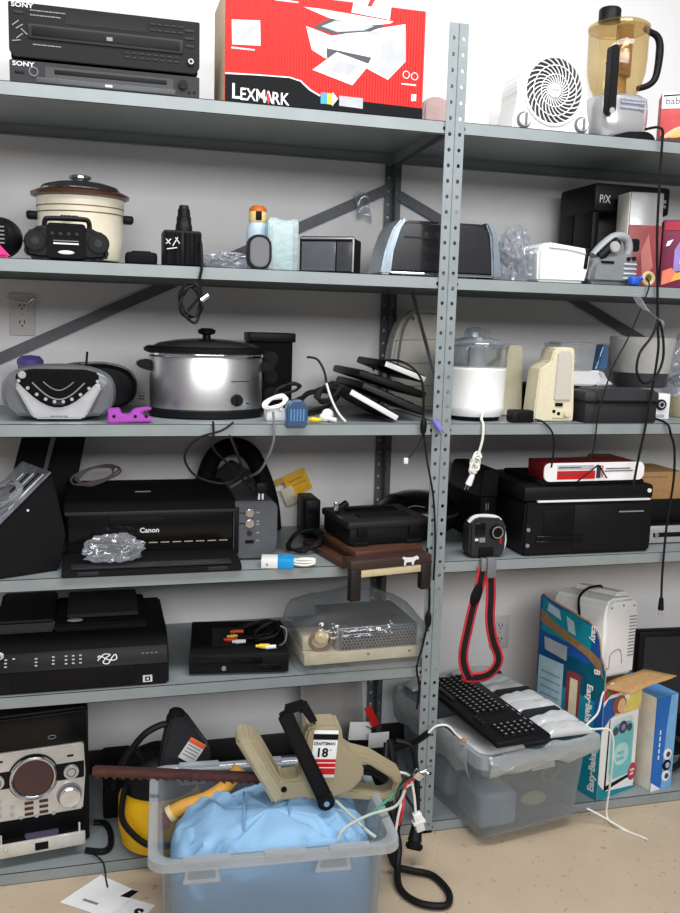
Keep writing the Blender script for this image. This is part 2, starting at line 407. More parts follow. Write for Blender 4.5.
art('arrow_icon',[(336,254),(352,272),(336,292)],PW,-.0018,fr,bc); art('small_print_block',[(356,264),(424,270),(424,298),(356,290)],PG,-.0017,fr,bc)
bars(G(),[(bc(56,148)[0],bc(118,148)[0],bc(56,146)[1]),(bc(56,18)[0],bc(130,18)[0],bc(56,16)[1]),(bc(172,20)[0],bc(235,20)[0],bc(172,22)[1]),(bc(535,230)[0],bc(578,230)[0],bc(535,232)[1])],-.0008,h=.0035).build('small_print',PW,fr)
a,b = bc(56,272)
txt('L',.049,PW,fr,(a,-.0016,b),bold=.012); txt('EXM',.04,PW,fr,(a+.021,-.0016,b-.002),bold=.012,sx=.8)
txt('A',.04,PW,fr,(a+.08,-.0016,b-.004),bold=.012,sx=.84); txt('RK',.04,PW,fr,(a+.099,-.0016,b-.005),bold=.012,sx=.86)
art('red_diamond',[(150,262),(157,258),(164,277),(157,290)],RED,-.0022,fr,bc)

# ------------------------------------------------------------ top shelf, right bay
t = thing('plastic_appliance','white boxy appliance with a rounded pink grey end, half hidden behind the front post','appliance',(.09,.17,ZAR))
G().box(-.03,0,.004,.085,.14,.092,.012,seg=3).build('body',WHITE,t)
G().prism(rrect(-.11,0,-.032,.1,.03),.005,.15,.008).build('end_cap',mat('dusty_pink',(190,162,160),.5),t)

t = thing('fan_heater','small white fan heater with a round swirled grille and two knobs','fan',(.296,.05,ZAR)); t.scale = (1.0,.9,1.02)
out = [(-.112,.004),(.112,.004),(.112,.03)]+arc(0,.102,.103,-12,192,26)+[(-.112,.03)]
G().prism(out,0,.12,.012,seg=3).build('housing',WHITE,t)
gr = G().cyl((0,-.0015,.108),(0,.004,.108),.083,seg=48).build('grille_recess',mat('grille_shadow',(66,66,68),.8),t)
G().torus((0,-.002,.108),.084,.0045,seg=48).build('grille_ring',WHITE,t)
def vane(k):
    a0 = 2*PI*k/27; g = []
    for i in range(7):
        q = i/6; rr = .02+.062*q; a = a0+1.0*q; g.append((rr*math.cos(a),-.006,rr*math.sin(a)+.108))
    return G().tube(g,.0017,smooth=False,seg=6).build('vane',WHITE,t)
v0 = vane(0)
for k in range(1,27):
    o = v0.copy(); COL.objects.link(o); a = 2*PI*k/27
    o.rotation_euler = (0,-a,0); o.location = Vector((0,0,.108))-Matrix.Rotation(-a,3,'Y')@Vector((0,0,.108))
for R in (.04,.062): G().torus((0,-.0075,.108),R,.0014,seg=40).build('grille_hoop',WHITE,t)
G().ell((0,-.006,.108),(.019,.006,.019)).build('hub',WHITE,t)
bars(G(),[(-.01,.01,.107)],-.0118,h=.003).build('hub_print',DIM,t)
for x in (-.082,.086):
    k = G().cyl((x,.002,.03),(x,-.004,.03),.021,bev=.002).build('knob_bezel',MDG,t)
    G().cyl((x,-.003,.03),(x,-.015,.03),.016,bev=.003).build('knob',WHITE,k)
    G().box(x-.003,-.019,.016,x+.003,-.014,.044,.001).build('knob_ridge',MDG,k)
for x in (-.09,.09): G().box(x-.012,.015,0,x+.012,.1,.006).build('foot',LTG,t)

t = thing('food_processor','silver food processor with an amber bowl, black handle and black lid cap','food processor',(.518,.12,ZAR)); t.scale = (.87,.87,.9)
def rr2(w,d,z,r=.4,n=32,cx=0):
    out=[]
    for k in range(n):
        a=2*PI*k/n; c,s=math.cos(a),math.sin(a); e=.55
        out.append((cx+w/2*abs(c)**e*(1 if c>0 else -1), d/2*abs(s)**e*(1 if s>0 else -1), z))
    return out
bs = G().rings([rr2(.155,.15,.008),rr2(.172,.17,.02),rr2(.182,.178,.06),rr2(.184,.176,.1),rr2(.176,.165,.13),rr2(.15,.14,.14)]).build('motor_base',mat('silver_shell',(206,206,208),.22,.6,scale=8,var=.03),t)
G().prism([(-.06,0),(.098,0),(.092,.018),(.07,.03),(.0,.026),(-.05,.012)],-.1,.03,.004).build('base_foot',BLK,t)
bars(G(),[(-.03,.06,.118),(-.03,.055,.108),(-.03,.065,.093)],-.0895,h=.005,t=.003).build('faint_print',mat('lilac_print',(166,168,190),.5),bs)
AMB = film('amber_plastic',(176,150,108),base=.05,edge=.24,white=.5,rough=.08,bump=.05,tint=(249,242,224))
G().lathe([(.055,.142),(.066,.15),(.078,.175),(.088,.21),(.091,.25),(.092,.34)],cap=False,seg=48).build('bowl',AMB,t,thick=.003)
G().lathe([(.094,.338),(.095,.346),(.086,.352),(.03,.356)],cap=True,seg=48).build('lid',AMB,t,thick=.002)
G().lathe([(.034,.352),(.034,.385),(.03,.39)],c=(-.048,-.02,0)).build('lid_cap',BLK,t)
G().lathe([(.024,.2),(.026,.346)],c=(.01,-.02,0),cap=False,seg=24).build('feed_tube',film('pale_amber',(230,205,160),base=.25,edge=.5,white=.5),t,thick=.002)
G().lathe([(.04,.145),(.034,.16),(.032,.22),(.018,.23)],seg=24).build('drive_column',mat('amber_brown',(150,122,76),.35),t)
for k in (0,1): G().prism([(.0,.2),(.03,.205),(.066,.235),(.05,.214),(.02,.196)],-.004,.004,.001,M=Matrix.Rotation(k*PI+.5,4,'Z')).build('blade',STEEL,t)
G().tube([(.07,-.03,.345),(.094,-.03,.335),(.118,-.03,.325),(.13,-.03,.3),(.13,-.03,.25),(.122,-.03,.205),(.1,-.03,.182),(.062,-.03,.168)],lambda q:.0125-.004*abs(q-.5)*2,seg=12).build('handle',BLK,t)
G().prism(rrect(-.087,.068,-.06,.262,.011),-.115,-.082,.004).build('locking_arm',BLK,t)
G().cyl((-.074,-.117,.076),(-.074,-.113,.076),.009).build('arm_pivot',SILV,t)
tag(G().box(.585,.26,ZAR+.001,.682,.31,ZAR+.172,.004).build('paper_carton',mat('white_carton',(226,222,212),.7,var=.04,scale=30)),'plain white carton standing behind the food processor','box')
t = thing('picture_box','red picture box with a white top band at the right end of the top shelf','box',(.628,.06,ZAR),-28); t.scale = (1,1,.84)
G().box(0,.0,.0,.2,.08,.165,.002,M=Matrix.Translation((0,.001,0))).build('carton',mat('red_print',(190,72,74),.5,var=.15,scale=18),t)
fr = G().box(.001,-.0006,.115,.199,.002,.164).build('white_band',PW,t)
art('black_stripe',[(.004,.152),(.1,.158),(.1,.161),(.004,.157)],INK,-.0012,fr)
txt('baby',.03,PD,fr,(.01,-.0012,.128),sx=.9)
for i,(x,z,a,m) in enumerate(((.035,.04,35,'c'),(.06,.05,60,'y'),(.095,.04,20,'c'),(.05,.032,10,'y'),(.13,.05,50,'c'),(.15,.045,100,'y'))):
    G().ell((0,0,0),(.03,.002,.009)).build('spoon_picture',mat('print_peach',(222,176,140),.5) if m=='c' else mat('print_gold',(214,168,84),.5),t,loc=(x,-.0005,z),rot=(0,-math.radians(a),0))
G().box(.001,-.0007,.001,.199,.001,.03).build('dark_print',mat('print_maroon',(70,24,26),.5),t)
# ------------------------------------------------------------ second shelf, left bay
t = thing('hair_dryer','black hair dryer with a bright pink handle at the left end of the second shelf','hair dryer',(-1.092,.07,ZB))
PINK = mat('hot_pink',(222,32,130),.4)
G().ell((0,.03,.05),(.052,.06,.048)).build('body',BLK,t)
G().cyl((-.01,-.035,.055),(-.01,-.02,.055),.036,bev=.003).build('rear_ring',BLKM,t)
for k in range(5): G().box(-.038,-.038,.033+k*.009,.016,-.034,.036+k*.009).build('vent_slat',DIM,t)
G().prism([(-.03,.0),(.034,.0),(.0,.036),(-.03,.05)],-.066,-.036,.006).build('handle',PINK,t)

t = thing('slow_cooker','cream round slow cooker with a brown rimmed glass lid on the second shelf','slow cooker',(-.91,.25,ZB)); t.scale = (.92,.92,1)
CRM = mat('cream_enamel',(236,227,204),.3,var=.04,coat=.2)
bd = G().lathe([(.098,.012),(.106,.02),(.112,.06),(.116,.12),(.118,.168),(.113,.17)],sy=.86,seg=56).build('body',CRM,t)
G().lathe([(.1,0),(.102,.014)],sy=.86).build('foot_ring',BLKM,t)
for z in (.143,.128): G().lathe([(.1176,z),(.1184,z+.0012),(.1178,z+.0026)],sy=.86,seg=56,cap=False).build('painted_band',mat('band_brown',(120,96,66),.5),bd)
bars(G(),[(-.05,-.005,.108)],-.1,h=.009,t=.003).build('small_print',INK,bd)
for s in (-1,1):
    G().box(s*.112,-.02,.112,s*.143,.02,.132,.006).build('side_handle',BLK,t)
lid = G().lathe([(.118,.168),(.131,.172),(.132,.178),(.118,.184),(.108,.184)],sy=.86,seg=56,cap=False).build('lid_rim',mat('brown_rim',(84,50,36),.25,coat=.3),t,thick=.002)
G().lathe([(.114,.18),(.1,.197),(.07,.205),(.025,.211),(.001,.212)],sy=.86,seg=56,cap=False).build('lid_glass',film('smoked_glass',(110,100,95),base=.35,edge=.4,white=.25,rough=.05,tint=(120,110,105)),t,thick=.002)
G().lathe([(.022,.209),(.02,.214),(.03,.218),(.03,.224),(.02,.227)],sy=.8,seg=24).build('lid_knob',film('grey_knob',(120,124,128),base=.5,edge=.4,white=.5,tint=(150,155,160)),t)

t = thing('portable_radio','black portable radio with a carrying handle in front of the cream slow cooker','radio',(-.94,.02,ZB))
G().prism([(-.098,.03),(-.088,.004),(-.06,0),(.06,0),(.088,.004),(.1,.03),(.09,.062),(.07,.074),(.04,.078),(-.045,.08),(-.075,.074),(-.09,.06)],0,.11,.012,seg=3).build('body',BLK,t)
G().prism(rrect(-.042,.004,.044,.084,.008),-.008,.04,.003).build('front_panel',BLKM,t)
for x in (-.068,.072):
    s = G().cyl((x,.004,.042),(x,-.006,.042),.026,r2=.023,bev=.002,seg=28).build('speaker',BLK,t)
    G().cyl((x,-.0065,.042),(x,-.0045,.042),.009,seg=20).build('speaker_cap',DKG,s)
G().tube([(-.05,.05,.075),(-.048,.05,.094),(-.035,.05,.099),(.035,.05,.1),(.05,.05,.095),(.052,.05,.075)],.006).build('handle',BLK,t)
G().box(-.028,-.01,.036,.028,-.0075,.0395).build('dial_line',MARK,t)
G().box(-.028,-.0095,.043,.028,-.0075,.045).build('dial_line',DIM,t)
G().ell((0,-.0085,.018),(.018,.0012,.0045)).build('badge',MARK,t)
dots('button',DKG,t,[(-.03,.06),(-.012,.06),(.006,.06),(.024,.06)],-.008,.004,.002)

tag(G().box(-.805,.05,ZB,-.73,.13,ZB+.03,.008,seg=3).box(-.79,.06,ZB+.03,-.745,.12,ZB+.033,.001).build('power_brick',BLKM),'small flat black box beside the cream slow cooker','power brick')

t = thing('charger_stand','black ribbed charging stand with a stepped cone on top','charger',(-.672,.03,ZB))
G().box(-.046,0,0,.046,.075,.084,.006).build('body',BLK,t)
for x in (-.032,-.012,.012,.033): G().cyl((x,.003,.004),(x,.003,.078),.0095,seg=16).build('rib',BLKM,t)
G().lathe([(.021,.083),(.0195,.1),(.018,.102),(.0175,.118),(.0155,.12),(.0145,.136),(.0125,.138),(.011,.146)],c=(.006,.035,0),seg=24).build('stepped_cone',BLK,t)
for (a,b) in (((-.04,.05),(-.028,.062)),((-.04,.062),(-.03,.05)),((-.024,.046),(-.012,.066)),((-.018,.066),(-.008,.052)),((-.038,.038),(-.014,.042))):
    G().tube([(a[0],-.0075,a[1]),(b[0],-.0075,b[1])],.0013,smooth=False,seg=6).build('chalk_mark',MARK,t)
pc = [(.04,.02,.07),(.042,-.02,.05),(.042,-.038,.0),(.036,-.038,-.04)]
for k in range(26):
    a = k*.92; pc.append((.018+.024*math.cos(a)+.006*math.sin(k*1.7), -.04+.006*math.sin(k*2.1), -.085+.042*math.sin(a)+.008*math.cos(k*1.3)))
cd = G().tube(pc+[(.035,-.04,-.075),(.052,-.04,-.065)],.0035,sub=5).build('power_cord',RUB,t)
G().cyl((.04,-.04,-.082),(.058,-.04,-.068),.0075,r2=.006).build('plug',CHROME,cd)

# bottle, brush, clear block
t = thing('spray_bottle','white and blue bottle with an orange top behind the black oval brush','bottle',(-.468,.16,ZB))
G().lathe([(.026,0),(.029,.006),(.029,.1),(.026,.118),(.02,.126)],seg=28).build('body',mat('pale_blue_label',(176,196,212),.4,var=.12,scale=30),t)
bars(G(),[(-.012,.012,.078),(-.014,.01,.066),(-.01,.014,.055)],-.029,h=.005,t=.002).build('label_print',mat('label_blue',(70,110,170),.5),t)
G().lathe([(.021,.124),(.0235,.13),(.0235,.15),(.02,.156)],seg=24).build('neck_band',mat('pale_yellow',(232,206,140),.5),t)
G().lathe([(.0225,.152),(.022,.16),(.014,.168)],seg=24).build('orange_cap',mat('burnt_orange',(206,112,40),.45),t)
G().box(-.009,-.026,.13,.006,-.02,.152,.001).build('spout_opening',INK,t)
t = thing('oval_brush','grey oval hairbrush head with a black rim standing on the shelf edge','brush',(-.482,.045,ZB))
G().prism(rrect(-.031,0,.031,.086,.028,6),0,.025,.005).build('rim',BLK,t)
G().prism(rrect(-.024,.006,.024,.079,.022,6),-.003,.01,.003).build('pad',mat('pad_grey',(112,113,116),.7,bump=.3,scale=400),t)
CLB = film('pale_aqua_plastic',(176,206,206),base=.3,edge=.5,white=.6,rough=.25,bump=.08,scale=60,tint=(200,222,222))
t = thing('plastic_pack','pale aqua clear plastic pack with a wavy top edge','package',(-.413,.09,ZB)); t.scale=(.86,.8,1)
G().prism([(-.045,0),(.043,0),(.045,.128),(.035,.134),(.02,.13),(.005,.128),(-.01,.13),(-.03,.135),(-.046,.132)],0,.05,.003).build('shell',CLB,t)
G().box(-.03,.012,.006,.032,.035,.12,.004).build('insert_card',mat('pale_insert',(206,212,210),.6,var=.1,scale=30),t)
G().box(.032,.005,.01,.041,.04,.124,.003).build('blue_strip',mat('slate_blue',(94,116,140),.5),t)
tag(G().add(crumple(-.553,.12,ZB+.022,.05,.04,.02,.3,3,ZB)).build('plastic_scrap',FILM),'crumpled scrap of clear film left of the oval brush','plastic film')

t = thing('clock_radio','small black box radio with a silver framed glossy front','radio',(-.305,.068,ZB),-27); t.scale=(1.08,.8,1)
G().box(-.064,.004,0,.064,.13,.09,.004).build('body',BLKM,t)
G().prism(rrect(-.066,0,.066,.092,.005),0,.01,.002).build('front_frame',BLK,t)
G().box(.0615,-.0015,.004,.0655,.004,.089,.0005).build('silver_edge',mat('bright_trim',(186,188,190),.3,.6),t); G().box(-.064,-.0015,.0855,.0655,.004,.089,.0005).build('silver_edge',mat('bright_trim',(186,188,190)),t)
w_ = G().box(-.061,-.0012,.006,.022,.003,.084,.001).build('window',mat('dusk_glass',(84,86,92),.08,coat=.4),t)
G().box(.024,-.0012,.006,.06,.003,.084,.001).build('control_panel',mat('dark_panel',(60,61,64),.25),t)
G().box(-.061,-.0016,.079,.06,-.001,.0835).build('top_lip',GLOSS,t)
G().box(.0215,-.002,.006,.0245,.003,.084).build('divider',GLOSS,t)

t = thing('toaster','long black toaster with curved silver ends, behind the front post','toaster',(.012,.07,ZB))
pf = [(-.15,.008),(.15,.008),(.146,.06),(.138,.11),(.13,.135),(.115,.146),(-.103,.146),(-.12,.138),(-.133,.11),(-.146,.06)]
G().prism(pf,0,.11,.01,seg=3).build('body',mat('toaster_black',(34,34,37),.22,coat=.3),t)
GREYE = mat('toaster_end',(150,162,172),.25,.7)
G().prism([(-.172,.004),(-.143,.004),(-.138,.06),(-.122,.118),(-.103,.149),(-.118,.149),(-.142,.12),(-.16,.07)],-.005,.118,.005).build('end_cap',GREYE,t)
G().prism([(.172,.004),(.143,.004),(.139,.06),(.132,.118),(.116,.149),(.136,.149),(.152,.12),(.163,.07)],-.005,.118,.005).build('end_cap',GREYE,t)
G().box(-.143,-.006,.006,.143,.003,.013,.001).build('base_strip',CHROME,t)
for y in (.025,.068): G().box(-.09,y,.141,.1,y+.022,.1475).build('slot',INK,t)
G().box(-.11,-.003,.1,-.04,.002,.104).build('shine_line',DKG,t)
for x in (-.12,.12):
    for y in (.03,.09): G().cyl((x,y,0),(x,y,.01),.01).build('foot',BLKM,t)

# ------------------------------------------------------------ second shelf, right bay
t = thing('white_appliance','white rounded plastic appliance lying under a crumpled plastic bag','appliance',(.343,.03,ZB),-4); t.scale = (.72,1,.95)
G().prism([(-.095,0),(.092,0),(.104,.03),(.112,.085),(.1,.098),(-.06,.112),(-.085,.105),(-.1,.09)],0,.15,.014,seg=3).build('body',WHITE,t)
G().box(-.008,-.003,-.03,.008,.003,.03,.004).build('slot',INK,t,loc=(.094,.001,.07),rot=(0,.12,0))
G().tube([(-.06,-.002,.096),(.02,-.002,.092),(.09,-.002,.082)],.0012).build('seam',LTG,t)
tag(G().add(crumple(.23,.1,ZB+.06,.034,.06,.072,.34,1,ZB,4.2)).build('plastic_bag',FILM),'crumpled clear plastic bag draped on the white appliance left end','plastic bag')

t = thing('hand_vacuum','grey handheld vacuum with side vents and a black arched grip','vacuum cleaner',(.514,.035,ZB)); t.scale = (.88,1,.92)
HG = mat('vacuum_grey',(122,126,128),.4,bump=.05)
G().prism([(-.095,.0),(.05,.0),(.072,.02),(.08,.055),(.07,.085),(.04,.1),(-.01,.1),(-.06,.088),(-.09,.06)],0,.1,.02,seg=3).build('body',HG,t)
for k in range(4): G().box(.02,-.004,.018+k*.014,.066,.02,.024+k*.014,.003).build('vent_slat',mat('pale_vent',(190,194,198),.4),t)
G().tube([(-.06,.04,.085),(-.03,.04,.118),(.01,.04,.145),(.05,.04,.142),(.062,.04,.11),(.052,.04,.085)],lambda q:.016-.004*q,seg=12).build('grip',mat('grip_grey',(150,154,158),.35),t)
G().tube([(-.055,.02,.08),(-.02,.018,.112),(.005,.02,.13)],.015,seg=10).build('grip_pad',BLK,t)
G().cyl((-.012,.0,.112),(-.012,.06,.112),.017,bev=.003).build('hinge',LTG,t)
G().box(-.06,-.003,.062,-.015,.01,.07,.002).build('slot',INK,t)
G().cyl((.034,-.006,.078),(.034,.01,.078),.006).build('switch',BLK,t); G().cyl((.053,-.006,.08),(.053,.01,.08),.006).build('switch',BLK,t)

t = thing('coffee_maker','tall black coffee maker at the back of the second shelf, right bay','coffee maker',(.655,.22,ZB)); t.scale = (.9,1,.97)
G().box(-.135,0,0,.14,.2,.028,.006).build('base',BLK,t)
G().box(-.135,.1,.02,.14,.2,.25,.006).build('water_tank',BLK,t)
G().box(-.135,.0,.028,-.108,.12,.25,.008).build('left_column',BLK,t)
hd = G().box(-.138,-.01,.225,.142,.2,.31,.01).build('brew_head',BLK,t)
G().box(-.1,.085,.04,.05,.101,.225,.002).build('back_plate',mat('plate_grey',(92,92,96),.45),t)
txt('P/X',.034,MARK,hd,(-.122,-.0105,.252),sx=.8)
G().box(.055,-.012,.262,.125,-.008,.272).build('badge',CHROME,hd)
G().box(.055,-.012,.248,.125,-.008,.257).build('badge',DIM,hd)
G().lathe([(.05,.03),(.06,.05),(.06,.11),(.045,.15)],c=(.02,.045,0),cap=False).build('carafe',film('smoked_carafe',(60,60,64),base=.45,edge=.4,white=.1,tint=(110,110,114)),t,thick=.002)

t = thing('canister_pack','upright clear pack with a silver top and a dark red lower half','package',(.634,.1,ZB),-6)
G().box(-.05,0,0,.05,.08,.265,.004).build('carton',mat('silver_pack',(166,166,168),.3,.5,var=.25,scale=14),t)
G().box(-.0505,-.001,.002,.0505,.079,.175,.003).build('red_wrap',mat('wine_red_pack',(136,66,68),.35,var=.25,scale=20),t)
G().box(-.053,.004,.0,-.05,.076,.264,.001).build('side_panel',mat('ivory_card',(208,204,194),.6),t)
G().prism(rrect(-.044,.1,-.016,.135,.008),-.0025,.002).build('window',INK,t)
G().prism([(0,.02),(.03,.06),(.01,.15),(-.01,.1)],-.002,.002).build('printed_figure',mat('dusty_rose',(176,106,100),.5),t)
t = thing('tape_roll','tan cardboard ring lying on its side beside the blue plug','tape roll',(.608,.03,ZB))
G().torus((0,0,.021),.0155,.0055,seg=28).build('ring',mat('tan_ring',(206,184,140),.6),t)
G().cyl((0,.004,.021),(0,.012,.021),.012).build('core',mat('dark_tan',(140,116,80),.7),t)
tag(G().box(.54,.0,ZB,.568,.03,ZB+.024,.007,seg=3).cyl((.56,.016,ZB+.014),(.576,.01,ZB+.022),.007).build('blue_connector',mat('cobalt_blue',(34,84,190),.4)),'cobalt blue plastic connector between the grey vacuum and the tan ring','connector')
t = thing('toy_box','purple and pink picture box at the right end of the second shelf','box',(.702,.115,ZB),-30)
G().box(0,.001,0,.2,.09,.195,.002).build('carton',mat('plum_print',(112,34,66),.5,var=.25,scale=14),t)
LIL = mat('lilac_print2',(150,124,196),.5,var=.1)
art('lilac_window',[(.035,.05),(.11,.05),(.11,.15),(.06,.155),(.035,.11)],LIL,-.0005,t); art('lilac_frame',[(.05,.07),(.1,.07),(.1,.13),(.055,.135)],mat('pale_pink',(214,176,206),.5),-.001,t)
art('pink_patch',[(.005,.01),(.06,.03),(.03,.06),(.005,.05)],mat('coral_print',(216,120,92),.5),-.0011,t); art('pink_patch',[(.07,.005),(.16,.01),(.13,.045),(.08,.03)],mat('rose_print',(206,80,120),.5),-.0011,t)
art('yellow_patch',[(.03,.02),(.08,.035),(.07,.05),(.04,.045)],mat('amber_print',(226,164,70),.5),-.0014,t); art('top_red',[(.004,.165),(.15,.165),(.15,.19),(.004,.188)],mat('crimson_print',(166,30,50),.5),-.0006,t)
art('white_sparkle',[(.01,.12),(.02,.122),(.03,.14),(.014,.134)],PW,-.0012,t)
# ------------------------------------------------------------ third shelf, left bay
def ellp(w, z0, z1, n=36, e=.75):
    cz=(z0+z1)/2; h=(z1-z0)/2; out=[]
    for k in range(n):
        a=2*PI*k/n; c,s=math.cos(a),math.sin(a)
        out.append((w*abs(c)**e*(1 if c>0 else -1), cz+h*abs(s)**e*(1 if s>0 else -1)))
    return out
t = thing('boombox','oval silver portable disc player with an antenna on the third shelf','boombox',(-.963,.06,ZC))
BG = mat('boombox_grey',(112,115,120),.35,.3)
G().rings([[(x*k,y,.068+(z-.068)*k) for x,z in ellp(.134,.002,.132)] for y,k in ((.0,.86),(.006,.95),(.03,1),(.12,1),(.17,.93),(.19,.7))]).build('body',BG,t)
fp = G().prism([(-.09,.1),(-.1,.085),(-.062,.012),(-.055,.006),(.055,.006),(.062,.012),(.1,.085),(.085,.1)],-.012,.02,.005).build('front_panel',mat('bright_silver',(212,213,216),.28,.55),t)
cp = G().prism([(-.095,.118),(-.098,.1)]+[(-.098+.19*q,.1-.066*math.sin(PI*q)) for q in [i/12 for i in range(1,12)]]+[(.094,.1),(.092,.118),(.06,.126),(-.06,.126)],-.018,.03,.004).build('control_panel',GLOSS,t)
G().tube([(-.06+.12*q,-.0185,.094-.04*math.sin(PI*q)) for q in [i/10 for i in range(11)]],.0018).build('dial_arc',DIM,cp)
G().tube([(-.035+.07*q,-.0185,.096-.02*math.sin(PI*q)) for q in [i/8 for i in range(9)]],.0012).build('dial_arc',DIM,cp)
dots('button',LTG,cp,[(-.09+.18*q,.098-.05*math.sin(PI*q)) for q in [i/9 for i in range(10)]],-.018,.0042,.003)
G().cyl((-.082,-.024,.112),(-.082,-.015,.112),.009,bev=.002).build('volume_knob',LTG,cp)
G().box(-.013,-.0195,.041,.013,-.0175,.05).build('display',DKG,cp)
bars(G(),[(-.02,.02,.012),(.01,.05,.112)],-.0125,h=.003,t=.002).build('small_print',DIM,fp)
for s in (-1,1):
    sp = G().prism([(s*.128,.06),(s*.122,.09),(s*.108,.1),(s*.074,.03),(s*.068,.014),(s*.1,.012),(s*.12,.03)],-.004,.03,.006).build('speaker',mat('speaker_mesh',(98,101,106),.5,bump=.6,scale=700),t)
G().tube([(.062,.09,.12),(.066,.09,.165)],.0028,smooth=False).build('antenna',BLK,t)
G().ell((0,.09,.122),(.085,.075,.012)).build('disc_lid',BG,t)
t = thing('boombox','black rounded portable radio behind the silver boombox, right end showing','boombox',(-.885,.29,ZC))
G().rings([[(x*k,y,.066+(z-.066)*k) for x,z in ellp(.118,.002,.128)] for y,k in ((0,.85),(.01,.96),(.05,1),(.12,1),(.15,.85))]).build('body',BLK,t)
G().tube([(-.03,.0,.128),(.03,.0,.131),(.09,.0,.115),(.112,.0,.09)],.003).build('trim_line',DIM,t)
for k in range(3): G().box(.122,-.01,.03+k*.008,.135,.04,.034+k*.008).build('plug_fin',MDG,t)
t = thing('travel_cup','cup with a purple lid showing behind the top of the silver boombox','cup',(-1.045,.33,ZC))
G().lathe([(.026,0),(.032,.12),(.032,.124)]).build('cup',MDG,t)
G().lathe([(.034,.122),(.034,.134),(.024,.144),(.001,.147)]).build('lid',mat('violet_lid',(92,80,150),.4),t)
t = thing('plastic_bracket','bright purple moulded plastic piece lying between the boombox and steel cooker','plastic part',(-.8,.008,ZC))
PUR = mat('bright_purple',(168,70,178),.45)
G().prism([(-.05,0),(.055,.004),(.055,.014),(.03,.02),(.03,.028),(.055,.034),(.05,.04),(.01,.034),(0,.02),(-.02,.022),(-.02,.036),(-.05,.034)],0,.035,.003).build('bracket',PUR,t)
for x in (-.036,.014,.04): G().cyl((x,-.0005,.017),(x,.003,.017),.004).build('hole',INK,t)

t = thing('slow_cooker','large brushed steel oval slow cooker with a black lid on the third shelf','slow cooker',(-.593,.2,ZC))
bd = G().lathe([(.136,.014),(.146,.02),(.1485,.04),(.1485,.16),(.146,.164)],sy=.78,seg=72).build('body',STEEL,t)
G().lathe([(.138,0),(.15,.004),(.151,.02),(.147,.024)],sy=.78,seg=64).build('base_ring',BLK,t)
G().lathe([(.15,.166),(.162,.17),(.163,.176),(.155,.182),(.14,.183)],sy=.8,seg=64,cap=False).build('lid_rim',BLK,t,thick=.002)
G().lathe([(.1515,.157),(.153,.162),(.1515,.167)],sy=.785,seg=64,cap=False).build('rim_trim',CHROME,t)
G().lathe([(.15,.18),(.125,.192),(.08,.2),(.03,.204),(.001,.205)],sy=.8,seg=64).build('lid',mat('smoky_lid',(52,54,58),.16,coat=.3),t)
G().lathe([(.012,.203),(.01,.213),(.022,.217),(.024,.226),(.014,.231)],seg=24).build('lid_knob',BLK,t)
for s in (-1,1):
    G().prism([(s*.143,.118),(s*.143,.146),(s*.165,.148),(s*.185,.138),(s*.182,.13),(s*.16,.12)],-.025,.025,.005).build('side_handle',BLK,t)
def cookface(u,z,d=.0):  # point on the oval front
    return (u,-math.sqrt(max(0,1-(u/.1485)**2))*.1158-d,z)
a = cookface(.066,.05); b = cookface(.066,.05,.012)
kb_ = G().cyl(a,b,.0155,bev=.003).build('dial',BLK,t); G().box(.063,b[1]-.004,.038,.069,b[1]+.002,.062,.001).build('dial_grip',BLKM,kb_)
G().tube([cookface(u,.098,.0006) for u in (.05,.06,.075,.09,.1)],.0012).build('panel_line',DKG,t)
bars(G(),[(.03,.045,.04),(.09,.1,.04)],-.1,h=.004).build('small_print',DKG,t,loc=(0,-.0045,0))

t = thing('plastic_dock','upright black plastic dock with a top slab behind the steel slow cooker','dock',(-.398,.31,ZC))
G().box(-.062,0,0,.062,.07,.2,.005).build('body',BLKM,t)
G().box(-.066,-.012,.196,.068,.08,.222,.004).build('top_slab',BLK,t)
for z in (.05,.1,.15): G().cyl((0,-.004,z),(0,.002,z),.02,bev=.002).build('port_ring',BLK,t)
G().box(-.04,-.015,.15,-.022,.0,.18,.004).build('blue_clip',mat('bright_blue',(48,108,196),.4),t)
# cords and chargers in front of it
def coil(cx,cy,cz,R,n,seed,sy=.6,sz=.5,turns=5):
    random.seed(seed); P=[]
    for k in range(int(turns*7)):
        a=k*2*PI/7; P.append((cx+R*math.cos(a)*(1+.25*random.uniform(-1,1)), cy+R*sy*math.sin(a)*(1+.3*random.uniform(-1,1)), cz+R*sz*math.sin(a+.7)*(1+.3*random.uniform(-1,1))))
    return P
cable('cable_bundle','tangle of black cables behind the blue charger on the third shelf','cable',coil(-.305,.15,ZC+.044,.055,0,4,.6,.55,7),.0035)
cable('cable_bundle','knot of black cords against the left edge of the keyboard pile','cable',coil(-.29,.07,ZC+.075,.03,0,14,.5,.8,5),.0034)
cable('cable_bundle','looped black cord standing above the blue charger','cable',coil(-.39,.12,ZC+.078,.03,0,9,.5,.45,4),.0032)
cable('cable_bundle','white cord bundled against the right side of the steel slow cooker','cable',coil(-.435,.045,ZC+.05,.026,0,5,.5,.55,5)+[(-.425,.03,ZC+.03)],.0036,WCAB)
tag(G().box(-.455,.06,ZC,-.4,.1,ZC+.03,.003).build('white_adapter',WHITE),'small white adapter block under the bundled white cord','adapter')
t = thing('blue_charger','translucent blue plastic charger hanging over the third shelf edge','charger',(-.392,-.016,ZC-.008))
BT = film('clear_blue',(58,112,166),base=.55,edge=.35,white=.55,rough=.15,bump=.2,tint=(60,110,160))
G().prism([(-.027,0),(.027,0),(.029,.05),(.02,.062),(.012,.07),(-.012,.07),(-.02,.062),(-.028,.05)],0,.024,.004).build('shell',BT,t)
G().box(-.02,.006,.006,.02,.018,.05,.003).build('inner_block',mat('inner_blue',(36,84,136),.5),t)
for k in range(5): G().box(-.017+k*.008,-.001,.016,-.013+k*.008,.002,.046).build('rib',mat('rib_blue',(80,132,182),.4),t)
